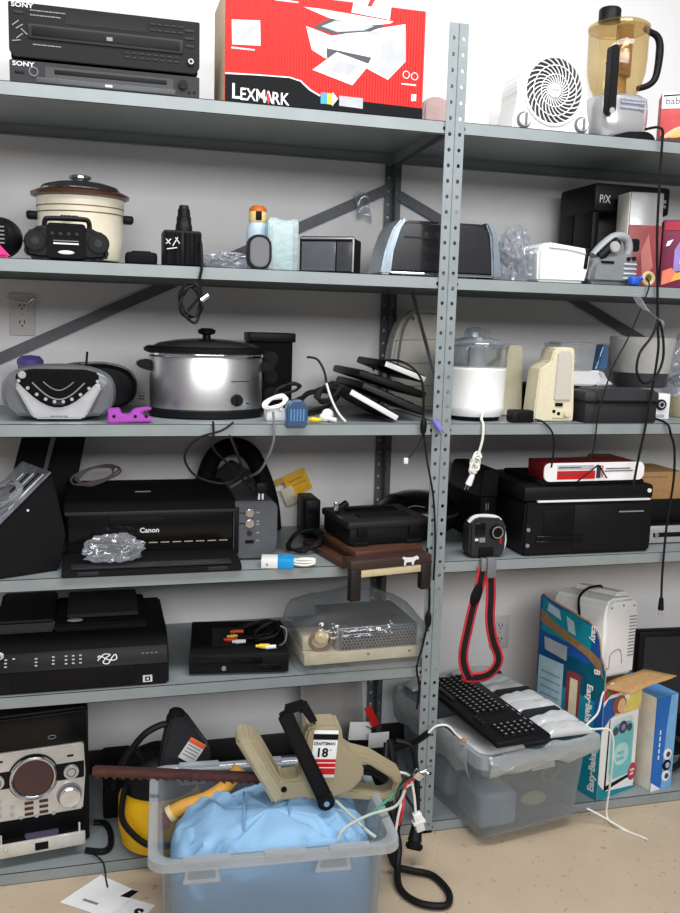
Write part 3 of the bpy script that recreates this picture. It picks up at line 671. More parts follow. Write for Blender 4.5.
t = thing('av_cable','black and white cord arching up beside the dock and down to the shelf edge','cable',(-.32,.05,ZC))
G().tube([(-.03,.02,.165),(-.005,.01,.16),(.012,.0,.13),(.016,-.01,.1)],.003).build('black_length',RUB,t)
G().tube([(.016,-.01,.1),(.028,-.02,.06),(.045,-.03,.025),(.062,-.04,.004)],.003).build('white_length',WCAB,t)
tag(G().cyl((-.345,.02,ZC+.008),(-.322,.01,ZC+.008),.0075,r2=.004).cyl((-.352,.024,ZC+.008),(-.344,.02,ZC+.008),.005).build('yellow_plug',mat('plug_yellow',(226,200,36),.4)),'yellow cable plug on the shelf just right of the blue charger','plug')
tag(G().ell((-.305,.04,ZC+.012),(.016,.012,.012)).cyl((-.3,.035,ZC+.01),(-.28,.02,ZC+.006),.006).build('white_plug',WHITE),'white plug between the cable tangle and the yellow plug','plug')
tag(G().ell((-.295,.055,ZC+.017),(.016,.014,.016)).build('earbud_case',WHITE),'small round white case among the black cables','case')

# stack of keyboards lying endways
def keyboard(name,label,x,z,ang,w,edge,y0=.03,L=.27):
    t = thing('keyboard',label,'keyboard',(x,y0,ZC+z),group='keyboards piled on the third shelf',rot=(0,math.radians(ang),0))
    G().box(0,0,0,w,L,.02,.005).build('case',BLK,t)
    G().box(.002,-.001,.003,w-.002,.003,.017,.001).build('end_edge',edge,t)
    for k in range(5): G().box(.012+k*(w-.03)/5,.01,.018,.012+k*(w-.03)/5+.019,L-.01,.022,.002).build('key_row',BLKM,t)
    return t
keyboard('k','black keyboard with a white edge at the bottom of the pile, sloping down right',-.25,.072,28,.15,MARK,.02)
keyboard('k','second keyboard from the bottom of the pile, with a dull grey edge',-.208,.086,22,.19,DKG,.05)
keyboard('k','thick black keyboard third up the pile, with a worn black edge',-.212,.116,17,.2,BLK,.07)
keyboard('k','topmost keyboard of the pile, with a bright white edge',-.135,.142,20,.125,MARK,.09)
t = thing('cable','black cord with a purple round plug draped over the keyboard pile','cable',(-.02,-.006,ZC))
G().tube([(-.13,.14,.13),(-.115,.12,.155),(-.085,.06,.16),(-.055,.02,.14),(-.04,-.008,.1),(-.036,-.012,.0),(-.034,-.012,-.02)],.0032).build('cord',RUB,t)
G().ell((-.035,-.012,-.005),(.009,.008,.024)).build('ferrite_bead',BLK,t)
G().tube([(-.034,-.012,-.025),(-.02,-.012,-.1),(.002,-.012,-.2),(.012,-.012,-.32),(.012,-.012,-.42)],.0028).build('cord',RUB,t)
G().tube([(-.034,-.012,-.02),(-.05,-.012,-.06),(-.075,-.012,-.092)],.002).build('thin_cord',RUB,t)
G().box(-.086,-.016,-.104,-.074,-.008,-.088,.002).build('white_plug',MARK,t)
pl = G().cyl((-.008,-.014,.012),(.012,-.016,-.016),.0075,bev=.002).build('purple_plug',mat('lavender_plug',(128,120,206),.4),t)
G().cyl((.012,-.016,-.016),(.017,-.016,-.023),.005).build('plug_tip',CHROME,pl)

# ------------------------------------------------------------ third shelf, right bay
t = thing('air_purifier','cream arched appliance standing behind the front post on the third shelf','appliance',(.05,.372,ZC)); t.scale=(1,.6,1)
G().prism([(-.085,0),(.1,0),(.1,.3),(-.01,.3),(-.045,.27),(-.068,.2),(-.08,.1)],0,.1,.012,seg=3).build('body',mat('ivory_plastic',(196,192,182),.5),t)
G().tube([(-.083,-.003,.02),(-.074,-.003,.18),(-.05,-.003,.262),(-.02,-.003,.292)],.004).build('edge_trim',MDG,t)
for k in range(3): G().tube([(-.06,-.004,.07+k*.07),(.09,-.004,.075+k*.07)],.0018).build('groove',LTG,t)
G().tube([(-.005,-.005,.27),(-.015,-.008,.28),(-.04,-.008,.23),(-.055,-.008,.1)],.0035).build('cord',MDG,t)
t = thing('food_steamer','white food chopper with a clear bowl and domed clear lid, beside the front post','food chopper',(.144,.12,ZC))
bs = G().lathe([(.078,.012),(.082,.02),(.0835,.03),(.0835,.038),(.082,.04),(.084,.12),(.085,.14),(.08,.146)],seg=48).build('motor_base',WHITE,t)
G().lathe([(.07,0),(.072,.013)]).build('foot',BLKM,t)
G().lathe([(.08,.145),(.084,.15),(.086,.2),(.088,.206)],cap=False,seg=48).build('bowl',GLASS,t,thick=.002)
G().lathe([(.088,.2),(.09,.207),(.088,.214),(.05,.222),(.034,.226),(.036,.24),(.028,.25),(.001,.254)],cap=False,seg=48).build('lid',GLASS,t,thick=.002)
G().lathe([(.026,.146),(.022,.2),(.012,.21)],seg=20).build('blade_hub',LTG,t)
pc = G().tube([(-.005,-.08,.03),(-.02,-.1,.01),(-.026,-.127,-.002),(-.028,-.132,-.04),(-.036,-.132,-.075)],.0035)
P=[(-.036,-.132,-.075)]
for k in range(22):
    a=k*1.5; P.append((-.042-.0005*k+.012*math.cos(a),-.135+.005*math.sin(a*1.3),-.09-.0016*k+.016*math.sin(a)))
P.append((-.054,-.134,-.14))
pc.tube(P,.0032,sub=5); cd = pc.build('power_cord',WCAB,t)
G().cyl((-.052,-.134,-.135),(-.064,-.134,-.165),.007,r2=.0095,bev=.002).build('plug',WHITE,cd)
for dx in (-.004,.005): G().cyl((-.065+dx,-.134,-.164),(-.07+dx,-.134,-.176),.0016,seg=8).build('prong',CHROME,cd)

def speaker(x,y,rz,label,ctl,sc=1):
    t = thing('desktop_speaker',label,'speaker',(x,y,ZC),rz,'cream desktop speakers on the third shelf')
    t.scale=(sc,.85 if sc<1 else 1,1)
    G().prism([(-.06,.002),(.055,.002),(.056,.03),(.048,.2),(.044,.206),(.0,.206),(-.012,.2),(-.02,.165),(-.045,.15),(-.05,.14)],0,.09,.006).build('cabinet',CREAM,t)
    if ctl: G().prism([(-.006,.06),(.044,.06),(.04,.19),(.03,.197),(.008,.197),(-.002,.19)],-.004,.01,.003).build('grille',mat('grille_cloth',(196,190,180),.8,bump=.5,scale=800),t)
    if ctl:
        dots('jack',INK,t,[(-.002,.03),(.012,.024)],0,.005,.001)
        G().cyl((.034,0,.024),(.034,-.01,.024),.009,bev=.002).build('volume_knob',CREAM,t)
        G().box(.0,-.003,.044,.022,.001,.054,.001).build('indicator',INK,t); G().box(-.006,-.002,.01,.03,.001,.014,.001).build('label_line',BEIGE,t)
    return t
speaker(.272,.19,-12,'cream desktop speaker with a blank face, left of its pair',False,.9)
speaker(.346,.03,-6,'cream desktop speaker with knob and jacks, right of its pair',True)
t = thing('power_adapter','black power adapter in front of the left cream speaker','adapter',(.245,.012,ZC))
G().box(-.035,0,0,.032,.04,.034,.006).cyl((-.01,-.004,.02),(-.01,.004,.02),.009).build('body',BLK,t)
G().tube([(.03,-.004,.01),(.05,-.018,.004),(.075,-.026,-.025),(.082,-.026,-.07),(.078,-.026,-.12)],.0026).build('cord',RUB,t)

t = thing('tool_case','black hard plastic case with a ridged lid at the shelf edge','case',(.54,.008,ZC))
G().box(-.112,0,0,.115,.2,.06,.006).build('lower_shell',DKG,t)
lidc = G().box(-.116,-.003,.058,.119,.204,.088,.008).build('lid',mat('case_lid',(54,55,58),.5,spec=.2),t)
G().prism(rrect(-.085,.062,.105,.094,.012),-.007,.1,.004).build('lid_ridge',mat('case_lid',(54,55,58)),t)
G().box(-.11,-.005,.055,.113,.0,.0595).build('seam',BLKM,t)
t = thing('electronics_box','dark electronics box under the white tray, left of the black case','box',(.455,.24,ZC))
G().box(-.1,0,0,.09,.16,.088,.004).build('body',BLKM,t)
for z in (.02,.05): G().box(-.09,-.003,z,.08,.001,z+.012).build('panel_line',DKG,t)
tag(G().box(.405,.13,ZC,.421,.23,ZC+.086,.003).build('cardboard_sleeve',mat('umber_card',(88,76,62),.7)),'brown grey sleeve between the right cream speaker and the black case','box')
t = thing('white_tray','white plastic tray with an angled lip lying on the black case','tray',(.486,.124,ZC+.0955)); t.scale = (1.13,.62,1)
G().prism([(-.085,0),(.03,0),(.062,.02),(.045,.044),(-.085,.044)],0,.14,.004).build('body',WHITE,t)
G().prism([(.035,0),(.085,.004),(.064,.02),(.052,.042),(.036,.04),(.048,.022)],-.004,.14,.003).build('lip',mat('tray_lip',(206,208,210),.45),t)
for k in range(3): G().box(-.08,-.002,.012+k*.01,-.05,.001,.015+k*.01).build('groove',LTG,t)
t = thing('clear_tub','clear plastic tub of small parts on the white tray','tub',(.462,.125,ZC+.14))
G().rings([[(x,y,z) for x,y in rrect(-.056*k,.0-.004*k,.056*k,.1*k,.012)] for z,k in ((0,.9),(.075,1.06))]).build('tub',film('milky_clear',(226,230,232),base=.5,edge=.3,white=.6,bump=.6,scale=80),t)
G().torus((0,.048,.076),.06,.003,axis='z',sz=.9).build('rim',film('milky_clear'),t)
for k in range(7): G().box(-.045+k*.013,.02,.003,-.037+k*.013,.07,.016,.002).build('small_part',BLK if k%2 else MDG,t)
tag(G().prism([(0,0),(.04,.002),(.044,.05),(.036,.075),(.022,.072),(.01,.03)],.14,.19,.004).build('blue_part',film('blue_clear',(70,134,190),base=.7,edge=.25,white=.7,bump=.2,tint=(70,130,180)),loc=(.528,0,ZC+.14)),'translucent blue plastic piece beside the clear tub','plastic part')
t = thing('coffee_grinder','large pale grey drum appliance with a dark waist at the back right','appliance',(.765,.27,ZC)); t.scale = (.8,.8,.97)
G().lathe([(.085,.0),(.09,.01),(.09,.1)]).build('base',LTG,t)
G().lathe([(.1,.09),(.102,.095),(.104,.135)]).build('dark_band',mat('charcoal_band',(66,68,72),.4),t)
G().lathe([(.106,.134),(.122,.225),(.124,.24),(.12,.246)],seg=48).build('drum',mat('pale_grey',(206,205,203),.5),t)
t = thing('outlet_timer','white box with a round black dial under the grey drum appliance','timer',(.722,.1,ZC),-8)
G().box(-.03,0,0,.036,.05,.076,.004).build('body',WHITE,t)
d_ = G().cyl((.006,.001,.044),(.006,-.008,.044),.016,bev=.002).build('dial',BLK,t); G().torus((.006,-.009,.044),.008,.002,seg=20).build('dial_ring',LTG,d_)
G().box(-.025,-.002,.006,.02,.001,.016,.001).build('label_strip',LTG,t)
tag(G().box(.83,.14,ZC,.9,.2,ZC+.062,.003).build('tan_box',mat('tan_card',(196,184,150),.7)),'small tan box at the right edge of the third shelf','box')
tag(G().add(crumple(.945,.3,ZC+.17,.06,.06,.075,.25,6)).add(crumple(.94,.3,ZC+.06,.06,.05,.06,.1,8,ZC)).build('plastic_bag',FILM),'clear plastic bag beside the grey drum at the far right','plastic bag')

# long hanging cords in front of the right bay
t = thing('hanging_cord','long black power cord hanging from the top shelf with a big loop','cable',(.6,-.014,ZB))
Z0 = ZB
def wp(L): return [(x-.6,y,z-Z0) for x,z,y in L]
G().tube(wp([(.555,1.955,.03),(.572,1.956,-.0),(.585,1.945,-.006),(.588,1.9,-.003),(.595,1.7,0),(.61,1.54,0),(.621,1.43,0),(.628,1.37,0),(.62,1.27,0),(.605,1.145,0),(.59,1.05,0),(.583,.99,0)]),.0036).build('cord',RUB,t)
G().tube(wp([(.618,1.45,-.004),(.6,1.405,-.006),(.566,1.36,-.008),(.56,1.31,-.008),(.585,1.277,-.006),(.62,1.29,-.005),(.642,1.34,-.004),(.638,1.4,-.004),(.622,1.45,-.004)]),.0036).build('loop',RUB,t)
tag(G().grid(lambda u,v:(.535+.1*u, -.021+.004*math.sin(u*9+v*4), 1.512-.075*u+.012*(v-.5)*(1+math.sin(u*7))),14,4).build('plastic_sleeve',FILM,thick=.0006),'strip of clear plastic caught on the hanging black cords','plastic film')
cable('thin_cord','thin black cord running from the tan ring down behind the white tray','cable',[(.59,.012,ZB+.022),(.585,-.01,ZB+.008),(.578,-.016,ZB-.02),(.53,-.016,1.4),(.49,-.015,1.32),(.47,-.014,1.25),(.455,-.014,1.19),(.45,-.014,1.1),(.44,-.012,1.06)],.0022)
t = thing('hanging_cord','black power cord with a plug hanging at the far right below the fourth shelf','cable',(.7,-.014,.9))
G().tube([(-.03,.05,.272),(-.024,.0,.262),(-.01,-.002,.23),(.006,0,.19),(.012,0,.1),(.002,0,-.02),(0,0,-.16),(.004,0,-.25)],.0034).build('cord',RUB,t)
pl = G().cyl((.004,0,-.245),(.005,0,-.283),.006,r2=.009,bev=.002).build('plug',BLK,t)
for dx in (-.005,.006): G().cyl((.005+dx,0,-.283),(.005+dx,0,-.298),.0018,seg=8).build('prong',CHROME,pl)
# ------------------------------------------------------------ fourth shelf, left bay
t = thing('slim_computer','black box unit standing tilted on end with a scuffed grey edge strip','box unit',(-1.002,.05,ZD+.001),24)
fo = [(-.17,0.0),(.035,0.0),(.055,.09),(.022,.245),(-.17,.072)]
G().prism(fo,0,.2,.004).build('case',BLK,t)
a=Vector((.022,0,.245)); b=Vector((-.17,0,.072)); d=(b-a); n_=Vector((d.z,0,-d.x)).normalized(); n_ = n_ if n_.z>0 else -n_
g=G(); P=[a+n_*.002+Vector((0,.002,0)),b+n_*.002+Vector((0,.002,0))]
ST = mat('scuffed_steel',(126,130,140),.4,.4,var=.4,scale=45,bump=.2)
g.rings([[p,p+Vector((0,.19,0)),p+Vector((0,.19,0))+n_*.004,p+n_*.004] for p in P]).build('edge_strip',ST,t)
for k,(q0,q1,y) in enumerate(((.05,.5,.02),(.06,.42,.045),(.08,.4,.07),(.1,.35,.095),(.12,.28,.12))):
    G().tube([a+d*q0+n_*.007+Vector((0,y,0)),a+d*q1+n_*.007+Vector((0,y,0))],.0018,smooth=False,seg=6).build('vent_line',BLKM if k%2 else MARK,t)
G().cyl((-.04,-.002,.16),(-.04,.001,.16),.003,seg=10).build('rivet',MARK,t)
tag(G().prism([(-.14,.0),(-.06,.0),(.02,.33),(-.05,.34)],.0,.09,.004).box(-.04,-.003,.24,-.034,.001,.29,.001).build('black_case',BLKM,loc=(-1.01,.31,ZD)),'black case leaning behind the tilted box unit, reaching the shelf above','case')
tag(G().prism([(-.12,.0),(-.02,.0),(.045,.32),(-.03,.33)],.0,.06,.004).build('black_case',BLK,loc=(-.945,.4,ZD)),'second black case leaning rightmost behind the tilted box unit','case')
for (x,z) in ((-.985,.26),(-.97,.24),(-.968,.275)): pass
cable('cable_bundle','coil of grey cable hanging over the left end of the tilted box unit','cable',coil(-1.095,.05,ZD+.195,.04,0,12,.5,.7,6),.004,MDG)
cable('cable_bundle','mauve grey cable loops behind the long black printer','cable',coil(-.88,.31,ZD+.198,.055,0,13,.4,.4,4),.003,mat('mauve_cable',(96,84,88),.5))

t = thing('wide_printer','long black printer with an open front tray on the fourth shelf','printer',(-.69,.09,ZD))
G().box(-.262,.012,.03,.16,.285,.135,.006).build('body',BLK,t)
top = G().prism([(0,.135),(0,.152),(.02,.168),(.285,.172),(.29,.165),(.29,.135)],-.268,.165,.004,axis='x').build('top_cover',BLKM,t)
G().box(-.266,-.004,.132,.163,.012,.141,.002).build('trim_line',DKG,t)
G().box(-.045,.33-.5,.0,-.02,.331-.5,.001).build('seam',BLKM,t) if False else None
G().box(-.258,.002,.06,.155,.014,.133,.002).build('front_door',GLOSS,t)
G().box(-.16,-.002,.105,-.02,.004,.125,.002).build('slot',INK,t)
txt('Canon',.0175,MARK,t,(-.083,.0005,.084),bold=.02,sx=1.05)
G().box(-.09,.1,.1705,-.05,.108,.172).build('model_badge',LTG,t)
for k in range(9): G().box(-.12+k*.03,.0,.056,-.098+k*.03,.004,.0585).build('chrome_dash',CHROME,t)
ty = G().prism([(-.1,0),(.05,0),(.05,.03),(.03,.034),(-.09,.02),(-.1,.014)],-.272,.165,.003,axis='x').build('front_tray',BLK,t)
G().box(-.25,-.098,.019,.14,-.04,.0235,.001,M=Matrix.Rotation(0,4,'X')).build('tray_flap',DKG,ty)
for x in (-.235,.08): G().box(x,-.1005,.004,x+.05,-.098,.014,.001).build('tray_tab',DKG,ty)
ep = G().prism([(.158,.004),(.235,.004)]+arc(.235,.044,.04,-90,0,6)+[(.275,.145),(.262,.158),(.158,.158)],.0,.28,.004).build('control_end',mat('slate_grey',(84,86,91),.42,bump=.05),t)
G().box(.16,-.003,.02,.172,.004,.145,.003).build('end_trim',BLK,ep)
for z in (.128,.1):
    b = G().cyl((.2,.001,z),(.2,-.006,z),.0115,bev=.002).build('round_button',CHROME,ep)
    G().cyl((.2,-.007,z),(.2,-.005,z),.007).build('button_centre',mat('warm_grey',(150,140,120),.4),b)
    G().box(.173,-.001,z-.001,.19,.001,z+.001).build('panel_line',BLKM,ep)
G().cyl((.2,.001,.073),(.2,-.003,.073),.007,bev=.001).build('power_button',DKG,ep)
G().box(.189,-.0025,.046,.212,.001,.055,.002).build('usb_port',BLKM,ep)
for z in (.128,.104,.096,.073,.052): G().ell((.222,0,z),(.005,.0012,.003)).build('icon',DIM,ep)
t2 = tag(G().add(crumple(-.84,.04,ZD+.055,.055,.035,.03,.42,5,ZD+.03,2.6)).build('plastic_bag',FILM),'crumpled clear plastic bag lying on the long printer front tray','plastic bag')

# arch behind, tag, white and blue box
t = thing('padded_arch','thick black padded arch behind the right end of the long printer','arch',(-.445,.43,ZD+.003))
G().tube([(-.12,0,.0),(-.13,0,.12),(-.1,0,.22),(-.045,0,.255),(.01,0,.235),(.05,0,.16),(.075,0,.08),(.085,0,.0)],lambda q:.026,seg=14,flat=1.2).build('arch',BLKM,t)
G().prism([(-.1,0),(.06,0),(.05,.09),(.015,.18),(-.045,.215),(-.09,.18),(-.11,.1)],-.01,.015,.004).build('back_panel',BLK,t)
t = thing('yellow_tag','crooked yellow printed tag hanging against the wall by the black arch','tag',(-.29,.462,ZD+.14),rot=(0,math.radians(-24),0))
YT = mat('tag_yellow',(228,176,40),.6,var=.12,scale=40)
G().box(-.03,0,-.04,.045,.002,.03,.0005).build('yellow_card',YT,t)
G().box(-.05,-.001,-.062,-.012,.001,-.005,.0005).build('cream_card',mat('tag_cream',(210,200,176),.6),t)
G().box(-.062,.0015,.012,-.02,.003,.03,.0005).build('upper_flap',mat('tag_dull',(190,160,70),.6),t)
bars(G(),[(-.015,.03,.005),(-.01,.035,-.01)],-.0002,h=.003).build('small_print',mat('print_brown',(150,100,30),.6),t)
t = thing('cable_package','small white carton in a sky blue sleeve with white cord spilling out','package',(-.432,-.004,ZD),-12)
G().box(-.042,0,0,.04,.052,.024,.001).build('carton',WHITE,t)
G().box(0,-.0008,-.0,.0415,.0528,.0248,.001).build('sleeve',mat('sky_blue',(24,150,214),.4),t)
G().box(-.03,-.0006,.008,-.024,.001,.013).build('print_mark',DIM,t)
g = G()
for k in range(3): g.tube([(.035,.02+k*.008,.008+k*.004),(.07,.012+k*.006,.006+k*.006),(.095,.02+k*.004,.01+k*.004),(.09,.035,.012+k*.003),(.06,.034,.01+k*.004),(.036,.03,.01)],.003)
g.build('cord',WCAB,t)
cable('cable_bundle','black cable heap between the black arch and the wood boards','cable',coil(-.325,.16,ZD+.03,.045,0,21,.8,.45,6),.0035)
cable('hanging_cord','black cord hanging from the steel cooker down over the long printer','cable',[(-.6,-.005,ZC+.006),(-.6,-.016,ZC-.02),(-.6,-.022,ZC-.06),(-.54,.02,ZC-.12),(-.5,.06,ZC-.17),(-.47,.09,ZC-.2)],.003)
cable('hanging_cord','grey cord hanging from behind the white adapter to the printer end panel','cable',[(-.45,-.002,ZC+.03),(-.45,-.014,ZC+.0),(-.452,-.016,ZC-.05),(-.475,.02,ZC-.12),(-.5,.12,ZC-.16),(-.53,.16,ZC-.19)],.0034,MDG)
cable('hanging_cord','loose black cord looping under the third shelf above the printer badge','cable',[(-.55,-.004,ZC+.004),(-.58,-.014,ZC-.015),(-.64,-.016,ZC-.035),(-.67,-.014,ZC-.08),(-.64,.0,ZC-.13),(-.57,.0,ZC-.15),(-.53,-.01,ZC-.12),(-.545,-.014,ZC-.06),(-.56,-.018,ZC-.03),(-.52,-.01,ZC-.12),(-.48,.08,ZC-.17)],.0028)
t = thing('video_plug','black cable ending in a clamp with two white pins above the control end','plug',(-.46,.1,ZD+.175))
G().box(-.012,0,0,.016,.02,.03,.004).build('body',BLK,t)
for x in (-.004,.006): G().box(x-.003,-.002,-.014,x+.002,.004,.002).build('pin',MARK,t)

# wood boards with folded legs
t = thing('wood_boards','two stacked brown wood boards with black folding legs over the shelf edge','lap desk',(-.145,-.07,ZD+.0005),10)
def wood():
    m = mat('brown_laminate',(78,50,38),.45,var=.28,scale=5,stretch=(1,14,14))
    return m
G().box(-.115,.055,.0,.115,.32,.016,.002).build('lower_board',wood(),t)
G().box(-.085,.04,.03,.115,.32,.046,.002).build('upper_board',wood(),t)
G().box(-.083,.08,.016,.11,.3,.03).build('spacer',mat('dark_brown',(58,34,24),.6),t)
fa = G().box(-.118,.0,.008,.12,.055,.034,.004).build('front_rail',mat('rail_brown',(58,40,36),.5),t)
G().box(-.1,.002,-.012,.09,.03,.007,.002).build('cream_strip',mat('cream_wood',(196,180,146),.6),t)
for x in (-.118,.088):
    G().box(x,-.004,-.072 if x<0 else -.06,x+.03,.02,.012,.004).build('leg',mat('leg_dark',(30,22,22),.5),t)
dog = [(-.02,0),(-.015,0),(-.013,.008),(.003,.008),(.004,0),(.009,0),(.01,.008),(.016,.014),(.023,.013),(.024,.018),(.017,.024),(.012,.022),(.006,.02),(-.012,.021),(-.022,.024),(-.026,.02),(-.019,.015)]
art('dog_sticker',dog,MARK,-.0012,t); bpy.context.view_layer.update()
d_ = [c for c in t.children if c.name.startswith('dog_sticker')][0]; d_.location=(.055,.0,.01)
t = thing('black_case','ridged black plastic case lying on the upper wood board','case',(-.125,.02,ZD+.047),6)
G().box(-.115,.0,.0,.12,.2,.052,.008).build('lower_shell',BLK,t)
G().box(-.12,-.004,.045,.124,.205,.066,.006).build('lid',mat('case_black',(34,34,37),.5,spec=.2),t)
for k in range(2): G().box(-.07,.04+k*.08,.064,.08,.08+k*.08,.07,.003).build('lid_rib',BLKM,t)
for x in (-.08,.07): G().box(x-.014,-.008,.026,x+.014,.002,.052,.002).build('latch',BLKM,t)
G().box(-.105,-.006,.0,-.06,.004,.012,.003).build('foot',BLKM,t); G().box(.05,-.006,.0,.1,.004,.012,.003).build('foot',BLKM,t)
tag(G().box(-.29,.3,ZD,-.245,.42,ZD+.115,.004).box(-.285,.296,ZD+.075,-.25,.301,ZD+.105,.001).build('black_box',BLK),'small black box behind the left edge of the wood boards','box')
t = thing('usb_plug','small black plug with a silver clip lying on the ridged case corner','plug',(-.235,.12,ZD+.12))
G().box(-.012,-.01,.0,.03,.01,.016,.004,M=Matrix.Rotation(-.6,4,'Y')).build('body',BLK,t); G().box(-.02,-.012,.002,-.008,-.002,.026,.001).build('clip',CHROME,t)
t = thing('waffle_iron','round flattened black appliance behind the front posts on the fourth shelf','appliance',(.07,.335,ZD)); t.scale=(.88,.88,1)
G().lathe([(.09,0),(.125,.02),(.14,.055),(.142,.065)],sy=.9,seg=48).build('lower_half',BLK,t)
G().lathe([(.143,.068),(.14,.085),(.11,.11),(.06,.125),(.001,.13)],sy=.9,seg=48).build('lid',GLOSS,t)
G().lathe([(.144,.062),(.146,.067),(.144,.072)],sy=.9,seg=48,cap=False).build('seam_ring',DKG,t)
G().tube([(-.03,-.11,.09),(0,-.135,.1),(.03,-.11,.09)],.005).build('handle',BLKM,t)
G().tube([(-.09,-.1,.09),(-.06,-.12,.105),(-.02,-.12,.1)],.0015).build('white_scratch',DIM,t)
t = thing('cord_with_switch','black cord with an inline switch running down beside the front posts','cable',(-.018,-.016,.632))
G().tube([(-.01,.004,.198),(-.004,.002,.128),(0,.0,.088),(.002,0,.018),(-.012,0,-.072),(-.027,-.002,-.132),(-.017,-.002,-.192),(-.022,-.002,-.252)],.0032).build('cord',RUB,t)
G().ell((.001,0,.0),(.009,.007,.024)).build('inline_switch',BLK,t)

# ------------------------------------------------------------ fourth shelf, right bay
t = thing('office_printer','big black all in one printer at the front of the fourth shelf, right bay','printer',(.468,.012,ZD))
G().prism([(-.2,.0),(.2,.0),(.203,.02),(.203,.15),(-.2,.15),(-.205,.02)],0,.3,.006).build('body',BLK,t)
sc = G().box(-.205,.005,.152,.205,.31,.196,.01).build('scanner_lid',BLK,t)
G().box(-.165,-.002,.151,.19,.008,.156,.001).build('white_seam',MARK,t)
G().box(-.15,.02,.195,.18,.26,.208,.004).build('feeder',BLKM,t)
G().box(-.145,-.003,.055,-.055,.004,.13,.004).build('tray_recess',INK,t)
for z in (.035,.05): G().box(-.165,-.005,z,-.02,.003,z+.007,.002).build('tray_edge',GLOSS,t)
G().box(-.05,-.0025,.012,.195,.002,.142,.004).build('front_door',BLK,t)
G().box(.09,-.004,.118,.17,.0,.1215).build('door_line',DIM,t)
for z in (.03,.075): G().cyl((-.19,-.003,z),(-.19,.002,z),.0055).build('side_button',DIM,t)
G().cyl((.188,.002,.178),(.188,.009,.178),.006).build('lamp',MARK,sc)
t = thing('office_machine','narrow black machine standing at the left of the big all in one printer','machine',(.222,.17,ZD)); t.scale=(.28,1,1)
G().box(-.07,0,.0,.12,.26,.14,.01).build('body',BLKM,t)
G().prism([(-.07,.13),(-.045,.2),(-.02,.215),(.14,.215),(.14,.13)],.01,.25,.006).build('upper_lid',BLK,t)
for x in (-.012,.012): G().ell((x,-.003,.11),(.006,.003,.012)).build('button',DIM,t)
G().box(-.06,-.004,.03,.05,.002,.04,.001).build('tray_slot',INK,t)
t = thing('adapter_carton','flat white carton with a red panel lying on the big black printer','box',(.483,.02,ZD+.2085),2)
out = rrect(-.165,.0,.158,.052,.018,5)
G().prism(out,.0,.005,.001).build('front_panel',PW,t)
G().box(-.15,.004,.0,.15,.12,.05,.002).build('carton',mat('deep_red_card',(132,24,34),.5),t)
G().box(-.125,-.0008,.006,-.004,.001,.03).build('red_panel',RED,t)
G().box(-.125,-.0008,.033,-.01,.001,.046).build('silver_band',PG,t)
bars(G(),[(-.12,-.05,.038),(.03,.11,.033),(.025,.12,.026),(-.115,-.03,.02)],-.0006,h=.003,t=.0008).build('small_print',PD,t)
G().box(.0,-.001,.008,.014,.001,.044).build('photo_strip',mat('photo_navy',(44,54,84),.4),t); G().box(.016,-.001,.01,.022,.001,.044).build('orange_strip',mat('photo_orange',(206,130,80),.4),t)
cable('thin_cord','thin black cord lying in an inverted V across the white and red carton','cable',[(.42,.008,ZD+.211),(.45,.008,ZD+.232),(.475,.008,ZD+.252),(.482,.008,ZD+.254),(.49,.008,ZD+.245),(.51,.008,ZD+.218)],.0022)
t = thing('cardboard_box','small brown cardboard box on top of the black receiver at the far right','box',(.765,.14,ZD+.125))
G().box(-.065,0,.0,.09,.16,.085,.002).build('carton',CARD,t)
G().box(-.06,-.002,.068,.036,.0,.07).build('flap_seam',mat('card_edge',(150,112,70),.8),t)
tag(G().box(.69,.32,ZD+.125,.77,.42,ZD+.225,.002).build('cardboard_box',mat('card_dark',(166,126,80),.85,var=.1,scale=50)),'second brown carton, behind the small cardboard box','box')
t = thing('receiver','black box unit under the cardboard box at the far right','box unit',(.78,.13,ZD+.056))
G().box(-.1,0,0,.15,.28,.068,.004).build('case',BLK,t); G().cyl((-.07,-.003,.03),(-.07,.002,.03),.005).build('jack',LTG,t)
t = thing('silver_player','black player with a bright silver front, beneath the black receiver','disc player',(.8,.09,ZD))
G().box(-.115,.004,0,.13,.3,.055,.003).build('case',BLKM,t)
fp = G().box(-.095,-.003,.002,.13,.006,.054,.002).build('front_panel',SILV,t)
G().box(-.07,-.005,.02,.13,-.002,.034,.002).build('slot',INK,fp); G().cyl((-.06,-.008,.028),(-.06,-.002,.028),.007).build('button',CHROME,fp)

t = thing('camera','black and silver camera standing on its end with a long red and black strap','camera',(.158,.015,ZD)); t.scale = (.95,1,.98)
G().prism([(-.055,.008),(-.045,0),(.045,0),(.058,.012),(.06,.085),(.045,.11),(-.03,.115),(-.055,.095)],0,.055,.008).build('body',mat('camera_black',(38,38,41),.5,bump=.2,scale=300),t)
G().tube([(-.052,.02,.098),(-.03,.02,.114),(.025,.02,.112),(.05,.02,.097),(.06,.02,.07),(.064,.02,.04),(.058,.02,.015)],.0065,seg=10).build('silver_top',mat('pearl_white',(214,214,214),.35),t)
l1 = G().cyl((.026,.002,.074),(.026,-.012,.074),.021,bev=.003).build('lens_ring',BLK,t)
G().cyl((.026,-.013,.074),(.026,-.011,.074),.013).build('lens_glass',GLOSS,l1); G().torus((.026,-.012,.074),.016,.0018,seg=24).build('lens_trim',DIM,l1)
G().box(-.04,-.003,.065,-.008,.002,.1,.002).build('screen',GLOSS,t); G().box(-.04,-.004,.05,-.03,.0,.056).build('icon',MARK,t); G().box(-.026,-.003,.045,-.008,.0,.058).build('icon',DIM,t)
G().box(.036,-.004,.04,.044,.0,.056,.001).build('red_mark',RED,t)
G().box(-.025,-.006,.0,.02,.002,.03,.003).build('grip',BLKM,t)
